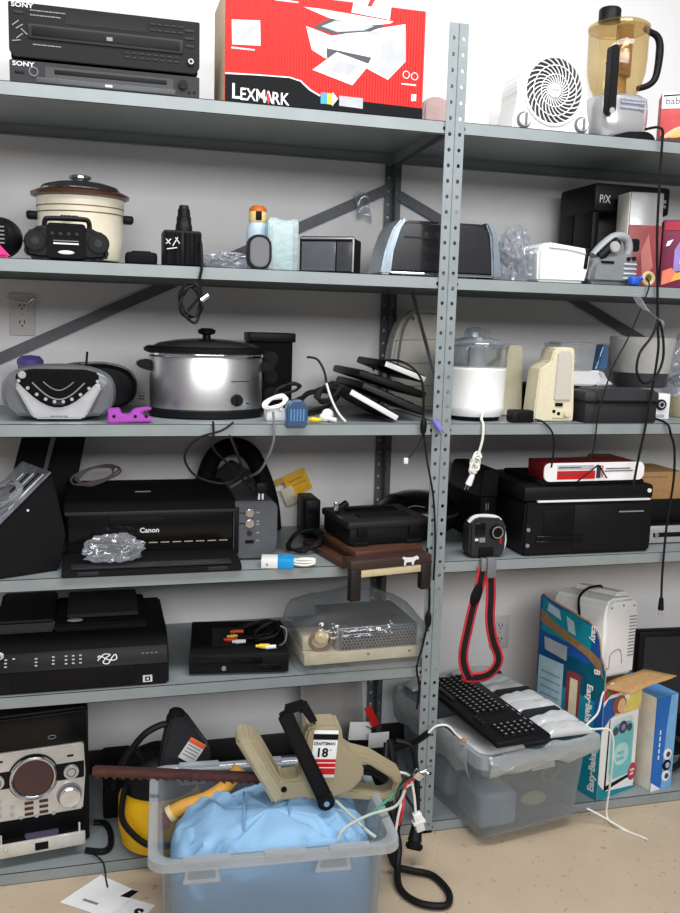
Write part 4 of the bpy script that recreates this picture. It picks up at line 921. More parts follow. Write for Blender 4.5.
def ribbon(parent,pts,w,name='strap',tw=None):
    """flat webbing with a red edge on both sides"""
    P=[Vector(p) for p in pts]; Q=[]
    for i in range(len(P)-1):
        a=P[max(i-1,0)];b=P[i];c=P[i+1];d=P[min(i+2,len(P)-1)]
        for k in range(6):
            q=k/6; Q.append(.5*((2*b)+(c-a)*q+(2*a-5*b+4*c-d)*q*q+(3*b-a-3*c+d)*q**3))
    Q.append(P[-1]); t_=bmesh.new(); rows=[]
    for i,p in enumerate(Q):
        dv=(Q[min(i+1,len(Q)-1)]-Q[max(i-1,0)]).normalized(); s=dv.cross(Vector((0,-1,0)))
        s = s.normalized() if s.length>.2 else Vector((0,0,1))
        if tw: s=(s+Vector((0,tw(i/(len(Q)-1)),0))).normalized()
        rows.append([t_.verts.new(p+s*w*k) for k in (-.5,-.3,.3,.5)])
    fs=[]
    for a,b in zip(rows,rows[1:]):
        for k in range(3): f=t_.faces.new((a[k],a[k+1],b[k+1],b[k])); fs.append((f,0 if k==1 else 1))
    me=bpy.data.meshes.new(name)
    for f,m in fs: f.material_index=m; f.smooth=True
    bmesh.ops.recalc_face_normals(t_,faces=t_.faces)
    t_.to_mesh(me); t_.free(); me.materials.append(mat('strap_black',(30,28,28),.8,bump=.4,scale=500,spec=.15)); me.materials.append(mat('strap_red',(196,34,52),.7,bump=.3,scale=500))
    o=bpy.data.objects.new(name,me); COL.objects.link(o); o.parent=parent
    md=o.modifiers.new('t','SOLIDIFY'); md.thickness=.002; md.offset=0
    return o
G().box(-.03,-.034,-.03,-.014,-.018,.006,.002).build('strap_buckle',mat('buckle_grey',(120,122,124),.4),t)
G().box(-.012,-.036,-.05,.016,-.02,.008,.003).build('strap_buckle',MDG,t)
ribbon(t,[(.002,-.03,-.045),(.006,-.03,-.1),(.006,-.032,-.17),(.018,-.034,-.23),(.036,-.036,-.275),(.036,-.036,-.3),(.02,-.034,-.325),(-.01,-.032,-.338),(-.05,-.03,-.338),(-.066,-.03,-.33)],.03)
ribbon(t,[(-.022,-.026,-.02),(-.03,-.028,-.07),(-.048,-.03,-.13),(-.062,-.031,-.2),(-.072,-.032,-.26),(-.068,-.032,-.3),(-.05,-.031,-.34)],.03)
G().tube([(-.03,-.031,-.065),(-.042,-.032,-.1),(-.05,-.032,-.125)],lambda q:.007+.01*math.sin(PI*q),seg=10,flat=.4).build('strap_pad',BLKM,t)
# ------------------------------------------------------------ fifth shelf
t = thing('fax_printer','black all in one printer with a document feeder on the lowest raised shelf','printer',(-.925,.008,ZE)); t.scale = (1,1,.8)
G().prism([(0,0),(.36,0),(.36,.15),(.1,.15),(.06,.142),(.004,.105)],-.22,.22,.006,axis='x').build('body',BLK,t)
M_ = Matrix.Translation((0,.004,.105)) @ Matrix.Rotation(math.radians(58-90),4,'X')
pn = G().box(-.216,-.003,-.048,.216,.004,.008,.002,M=Matrix.Translation((0,.012,.118)) @ Matrix.Rotation(math.radians(-34),4,'X')).build('control_panel',BLK,t)
PR = Matrix.Translation((0,.012,.118)) @ Matrix.Rotation(math.radians(-34),4,'X')
def onp(g,x,z,w,h,d=.005): g.box(x-w/2,-d,z-h/2,x+w/2,0,z+h/2,M=PR)
for x,z in [(-.17,-.01),(-.17,-.02),(-.17,-.03),(-.152,-.008),(-.1,-.012),(-.1,-.022),(-.1,-.032),(-.06,-.01),(-.06,-.02),(-.06,-.03)]+[(-.03+i*.017,-.01-j*.011) for i in range(3) for j in range(3)]:
    g=G(); onp(g,x,z,.006,.004); g.build('button',LTG,pn)
g=G(); g.tube([PR@Vector(p) for p in [(.045,-.0045,-.03),(.06,-.0045,-.012),(.075,-.0045,-.014),(.066,-.0045,-.022),(.058,-.0045,-.036),(.07,-.0045,-.04),(.08,-.0045,-.022),(.088,-.0045,-.014),(.09,-.0045,-.028),(.074,-.0045,-.03),(.05,-.0045,-.016),(.046,-.0045,-.022)]],.0016).build('scribble_sticker',MARK,pn)
G().box(-.16,-.002,.01,.135,.004,.085,.002).build('output_flap',BLK,t)
G().box(-.216,-.0015,.088,.216,.002,.0915,.0005).build('seam_line',DKG,t)
st = G().box(.155,-.0015,.012,.178,.002,.034).build('small_sticker',MARK,t); G().box(.16,-.0022,.016,.173,-.001,.03).build('sticker_square',INK,st); G().box(.164,-.003,.02,.169,-.002,.026).build('sticker_dot',MARK,st)
dots('slot',DIM,t,[(.155+k*.011,.106) for k in range(4)],.004,0,.004,box=(.007,.003))
G().prism([(.1,.15),(.33,.15),(.33,.2),(.28,.215),(.16,.205),(.11,.185)],-.2,-.06,.006,axis='x').build('feeder',BLK,t)
G().prism([(.09,.152),(.3,.165),(.3,.188),(.12,.182),(.095,.172)],-.06,.17,.004,axis='x').build('feeder_tray',BLKM,t)
G().prism([(.12,.184),(.3,.192),(.3,.206),(.12,.196)],-.03,.15,.003,axis='x').build('tray_flap',DKG,t)
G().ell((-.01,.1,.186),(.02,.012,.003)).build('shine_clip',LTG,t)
lg = G().cyl((-.187,.003,.128),(-.187,-.003,.126),.013,seg=28).build('round_logo',MARK,t); txt('hp',.017,INK,lg,(-.195,-.0035,.121),sx=.9)

t = thing('video_player','flat black disc player at the middle of the lowest raised shelf','disc player',(-.522,.03,ZE),-7)
G().box(-.128,.004,.004,.128,.26,.06,.003).build('case',BLKM,t)
pn = G().box(-.13,0,.006,.13,.008,.058,.002).build('front_panel',BLK,t)
G().box(-.12,-.0015,.03,.06,.002,.05,.001).build('disc_tray',GLOSS,pn)
b_ = G().cyl((-.04,-.004,.02),(-.04,.001,.02),.006).build('button',DIM,pn); G().box(.04,-.0015,.012,.11,.001,.028,.001).build('display',GLOSS,pn)
for x in (-.1,.1):
    for y in (.03,.22): G().cyl((x,y,0),(x,y,.005),.01).build('foot',BLKM,t)
G().box(-.07,.06,.0598,.0,.2,.0606).build('top_mark',DKG,t)
t = thing('av_cable','black audio video cable coiled on the flat disc player, yellow red and white plugs','cable',(-.462,.095,ZE+.062))
g = G(); P = coil(.0,.03,.025,.05,0,31,.55,.28,6); g.tube(P,.0028).build('cord',RUB,t)
g = G(); g.tube(coil(.025,.0,.03,.036,0,33,.6,.5,4),.0026).build('cord',RUB,t)
for (x,y,z,c,n) in ((-.08,.02,.006,(206,60,40),'orange_red_plug'),(-.07,.03,.01,(226,196,60),'yellow_plug'),(-.06,.0,.006,(228,226,220),'white_plug'),(-.005,-.05,.008,(236,196,50),'yellow_plug'),(.012,-.055,.006,(232,228,216),'white_plug'),(-.06,.04,.02,(196,70,50),'orange_red_plug')):
    G().cyl((x,y,z),(x+.026,y-.006,z+.002),.0062,r2=.005).cyl((x-.009,y+.002,z),(x,y,z),.004).build(n,mat('plug_%d_%d'%(c[0],c[1]),c,.4),t)
G().tube([(.05,-.05,.006),(.062,-.06,.02),(.066,-.055,.05),(.05,-.05,.06)],.0022).build('cord',MDG,t)

t = thing('power_supply','metal power supply box with a cream base and perforated front, inside a plastic bag','power supply',(-.15,.033,ZE+.014),2); t.scale=(1,1,.9)
MET = mat('galvanised',(150,150,152),.4,.6,var=.15,scale=20)
G().box(-.11,.006,.03,.125,.22,.105,.003).build('metal_case',MET,t)
G().box(-.2,-.004,.0,.13,.21,.036,.003).build('cream_base',mat('cream_metal',(226,214,182),.5),t)
pg = G().box(-.1,-.001,.038,.122,.007,.1,.001).build('grille_panel',mat('grille_metal',(128,128,132),.4,.5),t)
g=G()
for i in range(22):
    for j in range(6):
        x=-.092+i*.0097+(j%2)*.0048; z=.045+j*.0092
        if x<.118: g.cyl((x,-.0018,z),(x,-.0005,z),.0034,seg=6)
o_=g.build('vent_holes',INK,t); o_['kind']='stuff'
blk=G().box(-.2,.02,.036,-.125,.1,.08,.006).build('cream_block',mat('cream_metal'
,(226,214,182)),t)
G().cyl((-.15,.02,.082),(-.15,.0,.082),.02,bev=.004).build('round_socket',mat('socket_yellow',(226,206,150),.4),t)
G().torus((-.15,.012,.07),.03,.005,seg=24).build('socket_ring',mat('socket_brown',(150,104,80),.5),t)
for x in (-.02,.1): G().cyl((x,-.006,.022),(x,-.003,.022),.004,seg=10).build('screw',DIM,t)
# the bag: a thin film shell draped over the box
def bagpt(u,v):
    a=2*PI*u
    e=.5; c,s=math.cos(a),math.sin(a)
    px=abs(c)**e*(1 if c>0 else -1); py=abs(s)**e*(1 if s>0 else -1)
    h=[(1.0,.001),(1.03,.02),(1.01,.06),(1.0,.118),(.8,.15),(.48,.172),(.2,.2),(.03,.212)]
    q=v*(len(h)-1); i=min(int(q),len(h)-2); f=q-i
    k=h[i][0]*(1-f)+h[i+1][0]*f; z=h[i][1]*(1-f)+h[i+1][1]*f
    p=Vector((-.186+.02*(1-k)+px*.182*k, .138+py*.158*k, z*.93))
    n=noise.noise(p*26)*.011+abs(noise.noise(p*52))*.008
    p.x+=n*px; p.y+=n*py*1.1-.002; p.z=max(.001,p.z+noise.noise(p*40)*.006*min(1,v*4))
    return (p.x,p.y,ZE+p.z)
tag(G().grid(bagpt,72,26).build('plastic_bag',film('bag_film',(236,238,240),base=.08,edge=.42,white=.4,rough=.15,bump=.9,scale=45)),'clear plastic bag wrapped round the metal power supply, gathered to a peak','plastic bag')

# ------------------------------------------------------------ bottom shelf, left bay
t = thing('mini_stereo','mini stereo with silver front, round display and open tray on the bottom shelf','stereo',(-1.026,.09,ZF),7)
G().box(-.122,.006,.004,.122,.3,.378,.004).build('cabinet',BLK,t)
up = G().box(-.122,-.004,.285,.118,.012,.372,.004).build('upper_door',GLOSS,t); G().torus((.03,-.005,.31),.008,.0012,seg=20,sx=1.2,sz=.6).build('door_mark',DIM,up)
SIF = mat('stereo_silver',(204,202,196),.36,.35)
fp = G().prism([(-.122,.1),(.104,.1),(.112,.2),(.108,.285),(-.122,.285)],-.01,.012,.004).build('front_panel',SIF,t)
G().prism([(-.122,.19),(.108,.19),(.108,.236),(-.122,.236)],-.0125,.0,.002).build('dark_band',BLK,fp)
dc=(-.018,.212)
G().cyl((dc[0],-.004,dc[1]),(dc[0],-.017,dc[1]),.062,seg=56,bev=.003).build('display_surround',BLK,fp)
G().torus((dc[0],-.0175,dc[1]),.054,.0055,seg=56).build('display_ring',CHROME,fp)
G().cyl((dc[0],-.012,dc[1]),(dc[0],-.019,dc[1]),.048,seg=48).build('round_display',mat('display_maroon',(64,40,42),.2,coat=.3),fp)
for x in (-.107,.075):
    b=G().cyl((x,-.01,.213),(x,-.022,.213),.019,bev=.002,seg=28).build('round_button',SILV,fp); G().torus((x,-.0225,.213),.011,.0014,seg=24).build('button_ring',MDG,b)
k_=G().cyl((.07,-.01,.148),(.07,-.032,.148),.026,bev=.003,seg=36).build('volume_knob',CHROME,fp); G().torus((.07,-.011,.148),.029,.003,seg=36).build('knob_ring',DIM,fp)
dots('button',mat('amber_dark',(70,42,38),.4),fp,[(x,z) for x in (-.03,.006) for z in (.112,.127,.142)],-.01,0,.003,box=(.022,.008))
dots('button',LTG,fp,[(-.1,.16),(-.1,.14),(-.1,.12),(-.07,.138),(-.07,.118),(.082,.112),(.082,.124),(-.05,.106),(-.012,.104),(.03,.104)],-.01,.005,.004)
bars(G(),[(-.118,-.09,.262),(-.112,-.1,.252)],-.0105,h=.005,t=.001).build('small_print',INK,fp); G().box(.066,-.0115,.252,.082,-.0095,.257).build('print_mark',INK,fp); txt('x',.001,INK,fp,(.0,.02,.2)) if False else None
G().box(-.112,-.002,.062,.108,.02,.1,.002).build('tray_opening',INK,t)
tr = G().box(-.116,-.062,.03,.104,-.052,.066,.003).build('tray_front',SIF,t)
G().box(-.11,-.055,.034,.098,.02,.042,.001).build('tray_floor',BLKM,tr); G().box(-.02,-.0635,.038,.012,-.0615,.058).build('tray_badge',INK,tr)
for s in (-.1,.09): G().box(s-.002,-.055,.06,s+.002,-.045,.085).build('tray_post',SIF,tr)
G().ell((-.09,-.0625,.05),(.005,.001,.005)).build('badge_dot',CHROME,tr)
G().cyl((0,-.006,.042),(0,-.006,.05),.042,seg=36).build('disc_hub',mat('violet_grey',(86,78,100),.3),tr)
for x in (-.1,.1):
    for y in (.03,.27): G().cyl((x,y,0),(x,y,.005),.014).build('foot',BLKM,t)
t = thing('wire_stand','flat black tubular loop lying on the bottom shelf beside the mini stereo','stand',(-.855,.07,ZF+.008))
G().tube([(-.06,-.02,0),(-.02,-.035,0),(.0,-.02,0),(.004,.02,0),(.002,.06,0),(-.012,.1,0),(-.04,.11,0)],.008).build('loop',BLK,t)
tag(G().box(-.87,.2,ZF,-.79,.34,ZF+.15,.008).box(-.865,.196,ZF+.03,-.8,.202,ZF+.1,.002).build('black_box',BLKM),'black box in the gap between the mini stereo and the yellow vacuum','box')
cable('thin_cord','thin black cord trailing over the shelf edge to the paper on the floor','cable',[(-.9,.03,ZF+.01),(-.875,.0,ZF+.004),(-.868,-.015,.02),(-.866,-.03,.005),(-.862,-.07,.0065)],.002)

t = thing('wet_dry_vacuum','yellow and black canister vacuum with a black wedge nozzle on top','vacuum cleaner',(-.725,.078,ZF))
YEL = mat('vacuum_yellow',(232,178,20),.4,var=.05)
G().lathe([(.085,0),(.1,.012),(.108,.06),(.106,.13),(.095,.165)],seg=44).build('tank',YEL,t)
G().lathe([(.1,.162),(.104,.17),(.1,.2),(.085,.235),(.05,.255),(.001,.26)],seg=40).build('motor_head',BLK,t)
G().box(-.012,-.012,-.022,.014,.0,.022,.004).build('red_badge',RED,t,loc=(.005,-.103,.112),rot=(0,0,.05))
G().tube([(-.09,-.06,.19),(-.1,-.075,.12),(-.075,-.095,.08),(-.03,-.112,.05),(.03,-.115,.045)],.008).build('hose_strap',BLK,t)
G().prism([(-.01,.23),(.018,.37),(.026,.378),(.053,.378),(.066,.37),(.125,.28),(.117,.21),(.05,.19)],-.1,-.03,.012).build('nozzle',mat('nozzle_black',(32,32,35),.5,bump=.15,scale=250),t)
G().cyl((.038,-.065,.368),(.042,-.065,.39),.022,r2=.02,bev=.004).build('nozzle_cap',BLK,t)
st = G().box(-.022,-.002,-.03,.024,.001,.03,.0005).build('warning_label',mat('label_grey',(206,204,202),.5),t,loc=(.075,-.102,.292),rot=(0,math.radians(34),0))
G().box(-.022,-.003,.018,.024,0,.03,.0005).build('label_stripe',mat('label_orange',(226,96,40),.5),st)
for k in range(4): G().box(-.018,-.0026,.01-k*.009,.018,-.001,.013-k*.009).build('label_line',DIM,st)
G().tube([(-.1,-.05,.21),(-.085,-.06,.27),(-.045,-.07,.33),(.0,-.065,.352),(.03,-.065,.35)],.009).build('cord',BLK,t)
G().tube([(-.12,-.02,.17),(-.105,-.05,.24),(-.075,-.06,.29),(-.045,-.05,.25),(-.07,-.04,.2)],.007).build('cord',BLKM,t)

# ------------------------------------------------------------ clear bin with blue cloth, on the floor
TUB = film('frosted_bin',(222,228,232),base=.07,edge=.34,white=.7,rough=.2,bump=.08,scale=20)
RIM = film('frosted_rim',(226,231,234),base=.3,edge=.35,white=.65,rough=.2,bump=.05,scale=20)
def binn(name,label,loc,rz,w0,d0,w1,d1,h,rimw=.02,lip=.018):
    t = thing(name,label,'storage bin',loc,rz)
    def ring(w,d,z,r=.04): return [(x,y,z) for x,y in rrect(-w/2,-d/2,w/2,d/2,r,5)]
    G().rings([ring(w0,d0,.001),ring(w0*1.01,d0*1.01,.01),ring(w1*.97,d1*.97,h-.05),ring(w1*.975,d1*.975,h-.045),ring(w1,d1,h)],cap=False).build('tub',TUB,t,thick=.002)
    G().grid(lambda u,v:((u-.5)*w0*.96,(v-.5)*d0*.96,.002),2,2).build('bin_floor',TUB,t,thick=.002)
    G().rings([ring(w1,d1,h-.002),ring(w1+rimw*2,d1+rimw*2,h),ring(w1+rimw*2.1,d1+rimw*2.1,h-lip),ring(w1+rimw*1.7,d1+rimw*1.7,h-lip-.002)],cap=False).build('rim',RIM,t,thick=.0025)
    return t
t = binn('storage_bin','clear open storage bin on the floor holding a blue cloth bundle',(-.5,-.272,.0),-4,.46,.35,.5,.385,.3)
for s in (-1,1):
    for x in (-.16,.12):
        lt = G().prism([(x-.04,.25),(x+.04,.25),(x+.032,.285),(x-.032,.285)],s*.212,s*.2,.002).build('latch_bracket',RIM,t); G().prism([(x-.03,.262),(x+.03,.262),(x+.026,.28),(x-.026,.28)],s*.216,s*.21,.001).build('latch_face',TUB,lt)
    for x0,x1 in ((-.2,-.1),(-.03,.06),(.11,.2)): G().box(x0,s*.205-.012,.3,x1,s*.205+.01,.306,.002).build('lid_tab',RIM,t)
BLUE = mat('pale_blue_cloth',(142,184,220),.85,var=.06,scale=12,bump=.1)
def cloth(u,v):
    a=2*PI*u; ph=PI*(v-.5)
    c,s=math.cos(a),math.sin(a); e=.55
    k=abs(math.cos(ph))**.28
    x=abs(c)**e*(1 if c>0 else -1)*.232*k; y=abs(s)**e*(1 if s>0 else -1)*.168*k
    z=math.sin(ph); z=(abs(z)**.5)*(1 if z>0 else -1)
    # slumps to the left, lengthwise folds running over the top
    zz=.145+.14*z*(1 if z<0 else (.97+.08*math.sin(x*7+.6)-.34*max(0,-x-.12)/.1+.06*min(1,max(0,y/.1))))
    f=noise.noise(Vector((x*13,y*5,z*1.5)))*.014+math.sin(x*60+8*noise.noise(Vector((x*6,y*9,2))))*.004
    g=abs(noise.noise(Vector((x*14,y*20,zz*14+4))))*.034+abs(noise.noise(Vector((x*30+y*16,y*9,zz*12))))*.02
    return (x*(1+f*.6), y*(1+f*.6)-.002+f*.2, max(.006,zz+(f-g if z>0 else 0)))
cb=thing('cloth_bundle','pale blue cloth bundle stuffed in the clear bin on the floor','cloth bundle',(-.492,-.275,.004),-4)
G().grid(cloth,96,44).build('cloth',BLUE,cb)
def topz(x,y): 
    return .288
for (x0,x1,n) in ((-.075,-.05,'seam'),(.03,.055,'seam')):
    G().tube([(x0+(x1-x0)*q,-.157+.31*q if q<1 else .15,.05+.245*math.sin(min(1,q*2.2)*PI/2)) for q in [i/10 for i in range(0,8)]],.003).build(n,mat('cloth_fold',(112,150,186),.85),cb)
t=thing('orange_hose','yellow orange hose curving inside the left end of the clear floor bin','hose',(-.65,-.13,.25))
G().tube([(-.06,.0,-.03),(-.03,.0,-.016),(.03,.0,.0),(.08,.01,.025),(.11,.02,.06)],.017,seg=12).build('hose',mat('amber_hose',(206,150,60),.45),t)
G().cyl((-.066,.0,-.034),(-.056,.0,-.028),.02).build('cuff',mat('cream_cuff',(214,196,150),.5),t)
cable('pale_cord','pale green grey cord looped over the blue cloth bundle','cable',[(-.34,-.3,.3),(-.3,-.4,.285),(-.28,-.425,.275)],.004,mat('pale_green_cord',(178,190,180),.5))
cable('pale_cord','pale cord running from the saw across the cloth to the bin right end','cable',[(-.37,-.43,.285),(-.35,-.42,.305),(-.29,-.4,.316),(-.22,-.38,.318),(-.18,-.33,.325)],.0035,mat('pale_green_cord',(178,190,180)))
# ------------------------------------------------------------ chainsaw lying on the bin
t = thing('electric_chainsaw','beige electric chainsaw with rusty bar resting across the clear floor bin','chainsaw',(-.37,-.255,.3),-5)
SAW = mat('saw_beige',(160,148,120),.5,var=.06,bump=.08,scale=200)
RUST = mat('rusty_steel',(92,56,50),.6,.3,var=.3,scale=60)
G().box(-.535,-.004,.04,-.1,.004,.061,.003,M=Matrix.Translation((0,.02,-.008))@Matrix.Rotation(math.radians(6.2),4,'Y')@Matrix.Translation((0,0,-.02))).build('guide_bar',RUST,t)
MB_=Matrix.Translation((0,.02,-.008))@Matrix.Rotation(math.radians(6.2),4,'Y')@Matrix.Translation((0,0,-.02))
ch=G()
for k in range(22):
    x=-.53+k*.0195; ch.prism([(x,.0405),(x+.011,.0405),(x+.012,.034),(x+.006,.036)],-.005,.005,M=MB_)
ch.box(-.53,-.005,.0395,-.1,.005,.0425,M=MB_); ch.box(-.53,-.005,.0585,-.1,.005,.0625,M=MB_)
ch.build('saw_chain',mat('chain_rust',(74,52,48),.55,.4),t)
body=[(-.205,.158),(-.175,.17),(-.15,.158),(-.095,.055),(-.05,.058),(-.043,.16),(-.04,.178),(-.03,.187),(.034,.187),(.044,.178),(.05,.13),(.09,.1),(.1,.08),(.1,.05),(.075,.02),(.02,-.0),(-.02,.0),(-.03,.008),(-.095,.005),(-.115,.0)]
G().prism(body,-.035,.035,.008,seg=2).build('motor_housing',SAW,t)
G().prism([(-.2,.16),(-.178,.172),(-.09,.02),(-.115,.002)],-.045,.045,.006).build('chain_guard',mat('guard_beige',(172,162,136),.5),t)
# rear handle as a closed loop
def loop2(name,outer,inner,y0,y1,m,par):
    t_=bmesh.new(); n=len(outer); L=[[t_.verts.new((x,y,z)) for x,z in pl] for pl,y in ((outer,y0),(inner,y0),(inner,y1),(outer,y1))]
    for a,b in ((0,1),(1,2),(2,3),(3,0)):
        for i in range(n): j=(i+1)%n; t_.faces.new((L[a][i],L[a][j],L[b][j],L[b][i]))
    bmesh.ops.recalc_face_normals(t_,faces=t_.faces)
    bmesh.ops.bevel(t_,geom=[e for e in t_.edges if abs(e.verts[0].co.y-e.verts[1].co.y)<1e-6 and e.calc_face_angle(0)>.8],offset=.005,segments=2,affect='EDGES')
    g=G(); g.add(t_); return g.build(name,m,par)
loop2('rear_handle',[(.04,-.002),(.17,-.022),(.19,-.012),(.198,.03),(.192,.052),(.12,.1),(.062,.118),(.05,.08)],[(.064,.02),(.155,-.003),(.172,.005),(.178,.026),(.17,.039),(.118,.075),(.078,.088),(.064,.07)],-.026,.026,SAW,t)
G().prism([(.07,.07),(.12,.058),(.165,.034),(.16,.018),(.13,.04),(.1,.046),(.078,.058)],-.014,.014,.004).build('trigger',BLK,t)
loop2('front_handle',[(-.01,.0),(.022,.012),(.02,.04),(-.005,.24),(-.02,.262),(-.075,.256),(-.088,.24),(-.085,.215),(-.035,.02)],[(.0,.03),(.006,.034),(.002,.05),(-.024,.22),(-.032,.236),(-.062,.232),(-.066,.224),(-.062,.21),(-.01,.038)],-.075,-.048,BLK,t) if False else None
def hc(cx,cy): return ((cx-375)*.00104+.006, (540-cy)*.00104+.012)
def hprism(P,y0,y1): return G().prism([hc(*p) for p in P],y0,y1,.006)
hb=hprism([(263,338),(274,324),(296,318),(302,342),(386,520),(392,545),(378,558),(362,552),(354,535)],-.062,-.04).build('front_handle',BLK,t)
hprism([(276,322),(327,308),(356,360),(340,364),(316,328),(292,336)],-.052,-.02).build('handle_bar',BLK,t)
pv=G().cyl((.006,-.07,.012),(.006,-.034,.012),.02,bev=.004).build('handle_pivot',BLK,t); G().cyl((.006,-.073,.012),(.006,-.069,.012),.007,seg=10).build('pivot_bolt',CHROME,pv)
lb=G().box(-.028,-.0015,-.058,.03,.001,.058,.0005).build('brand_label',PW,t,loc=(.002,-.0362,.118),rot=(0,math.radians(4),0))
G().box(-.028,-.0022,.036,.03,0,.05).build('label_bar',INK,lb); G().box(-.028,-.0022,-.05,.03,0,-.012).build('label_red',RED,lb)
for k in range(2): G().box(-.028,-.0026,-.022-k*.012,.03,0,-.02-k*.012).build('label_line',PW,lb)
txt('CRAFTSMAN',.0105,INK,lb,(-.027,-.0018,.023),bold=.02,sx=.86); txt('18',.03,INK,lb,(-.02,-.0018,-.006),bold=.03); txt('"',.018,DIM,lb,(.012,-.0018,.0),sx=.9)
G().cyl((-.09,-.037,.035),(-.09,-.034,.035),.007).build('screw',INK,t); G().cyl((.066,-.029,.098),(.066,-.025,.098),.008).build('screw',INK,t)
# ------------------------------------------------------------ packed clear bin at the right, half on the bottom shelf
t = binn('storage_bin','clear storage bin packed to the top, standing half off the bottom shelf under the keyboard',(.253,.135,ZF),10,.33,.45,.375,.49,.252,.014,.034)
BIN2 = t
CLD = film('cloudy_sheet',(226,230,232),base=.28,edge=.4,white=.7,rough=.2,bump=.5,scale=30)
for s in (-1,1):
    lt = G().prism([(-.04,.19),(.04,.19),(.034,.225),(-.034,.225)],s*.262,s*.25,.002).build('latch_bracket',RIM,t)
def at2(x,y,z):   # a point given in the packed bin's own frame
    a=math.radians(10); return (.253+x*math.cos(a)-y*math.sin(a), .135+x*math.sin(a)+y*math.cos(a), ZF+z)
# things inside
random.seed(3)
inside = [('grey_pouch',(-.09,-.13,.004),(.12,.14,.1),(176,182,190),'grey pouch'),('black_box',(.06,-.1,.004),(.13,.12,.09),(96,98,104),'dark box'),
 ('white_pouch',(-.07,.06,.004),(.15,.15,.11),(206,206,206),'white pouch'),('grey_box',(.08,.08,.004),(.12,.16,.12),(160,166,174),'mid grey box'),
 ('white_box',(-.085,-.07,.16),(.15,.26,.07),(226,228,230),'off white box'),('dark_pouch',(.1,.0,.17),(.1,.2,.05),(120,122,130),'dark grey pouch')]
for n,(x,y,z),(sx,sy,sz),c,lb in inside:
    o = G().box(-sx/2,-sy/2,0,sx/2,sy/2,sz,.015,seg=3).build(n,mat('in_'+n,c,.6,var=.15,scale=20)); o.location=at2(x,y,z); o.rotation_euler=(0,0,math.radians(10+random.uniform(-8,8)))
    tag(o,lb+' seen dimly '+{'grey_pouch':'through the front left of the packed bin','black_box':'through the front right of the packed bin','white_pouch':'at the back left of the packed bin','grey_box':'at the back right of the packed bin','white_box':'in the upper left of the packed bin','dark_pouch':'in the upper right of the packed bin'}[n],n.split('_')[1])
t = tag(G().tube([at2(*p) for p in coil(.09,-.185,.13,.03,0,41,.3,.8,5)],.0025).build('cable_bundle',mat('taupe_cable',(120,114,106),.5)),'taupe cable coil pressed against the front wall of the packed bin','cable')
tag(G().ell(at2(.02,-.2,.07),(.04,.014,.02)).build('tan_scrap',mat('straw_scrap',(200,182,140),.7)),'straw coloured scrap low inside the front of the packed bin','scrap')
# white strips made up for reflections on clear plastic, dark gaps between
PK = [(.105,-.214,-3),(.105,-.15,2),(.11,-.06,-3),(.105,.004,3),(.105,.092,-2),(.105,.156,3),(.105,.226,-2),(-.08,.214,2)]
PKW = film('white_reflection',(236,237,238),base=.72,edge=.25,white=.75,rough=.2,bump=.6,scale=40,tint=(230,232,234))
desc=['at the front right corner','second from the front right corner','third from the front, right of the keyboard','fourth from the front, right of the keyboard middle','third from the back, right of the keyboard','second from the back right corner','at the back right corner','behind the far end of the keyboard']
DKK = mat('dark_contents',(40,42,46),.6)
for k,(x,y,a) in enumerate(PK):
    def fn(u,v,k=k):
        px=(u-.5)*.17; py=(v-.5)*.062
        e=(1-(2*u-1)**4)*(1-(2*v-1)**4)
        return (px,py,.022*e+noise.noise(Vector((px*30,py*40,k*3.7)))*.009*e+.002)
    g=G(); g.grid(fn,18,10)
    o=g.build('reflection_strip',PKW,thick=.004); z=.26
    o.location=at2(x,y,z); o.rotation_euler=(0,random.uniform(-.05,.05),math.radians(10+a))
    tag(o,'white reflection strip on the packed bin, '+desc[k],'strip','reflection strips on the packed bin')
for k,(x,y,w,d,lb) in enumerate(((.11,.048,.15,.022,'beside the middle of the keyboard'),(.1,-.105,.15,.024,'nearest the front rim'),(.11,.192,.14,.01,'near the back right corner'))):
    o=G().prism([(-w/2,0),(w/2,0),(w/2-.01,.02),(-w/2+.02,.024)],-d/2,d/2,.004).build('dark_gap_strip',DKK); o.location=at2(x,y,.262); o.rotation_euler=(0,0,math.radians(10))  # dark strip added to make the dark gap between white strips
    tag(o,'dark strip added for the gap between white strips, '+lb,'adapter','dark gap strips between the white strips')
# film over the top front
t_=G().grid(lambda u,v:tuple(Vector(at2(-.185+.37*u,-.262-.012*math.sin(v*3),.262-.06*v+.02*noise.noise(Vector((u*6,v*3,2)))))+Vector((0,-.006*abs(noise.noise(Vector((u*9,v*4,7)))),0))),30,8).build('plastic_sheet',CLD,thick=.0008)
tag(t_,'torn clear plastic sheet hanging over the front rim of the packed bin','plastic sheet')
tag(G().grid(lambda u,v:tuple(Vector(at2(-.205-.008*math.sin(v*4),-.2+.42*u,.27-.1*v+.02*noise.noise(Vector((u*8,v*3,9)))))),30,8).build('plastic_sheet',CLD,thick=.0008),'crinkled clear plastic sheet along the left side of the packed bin','plastic sheet')

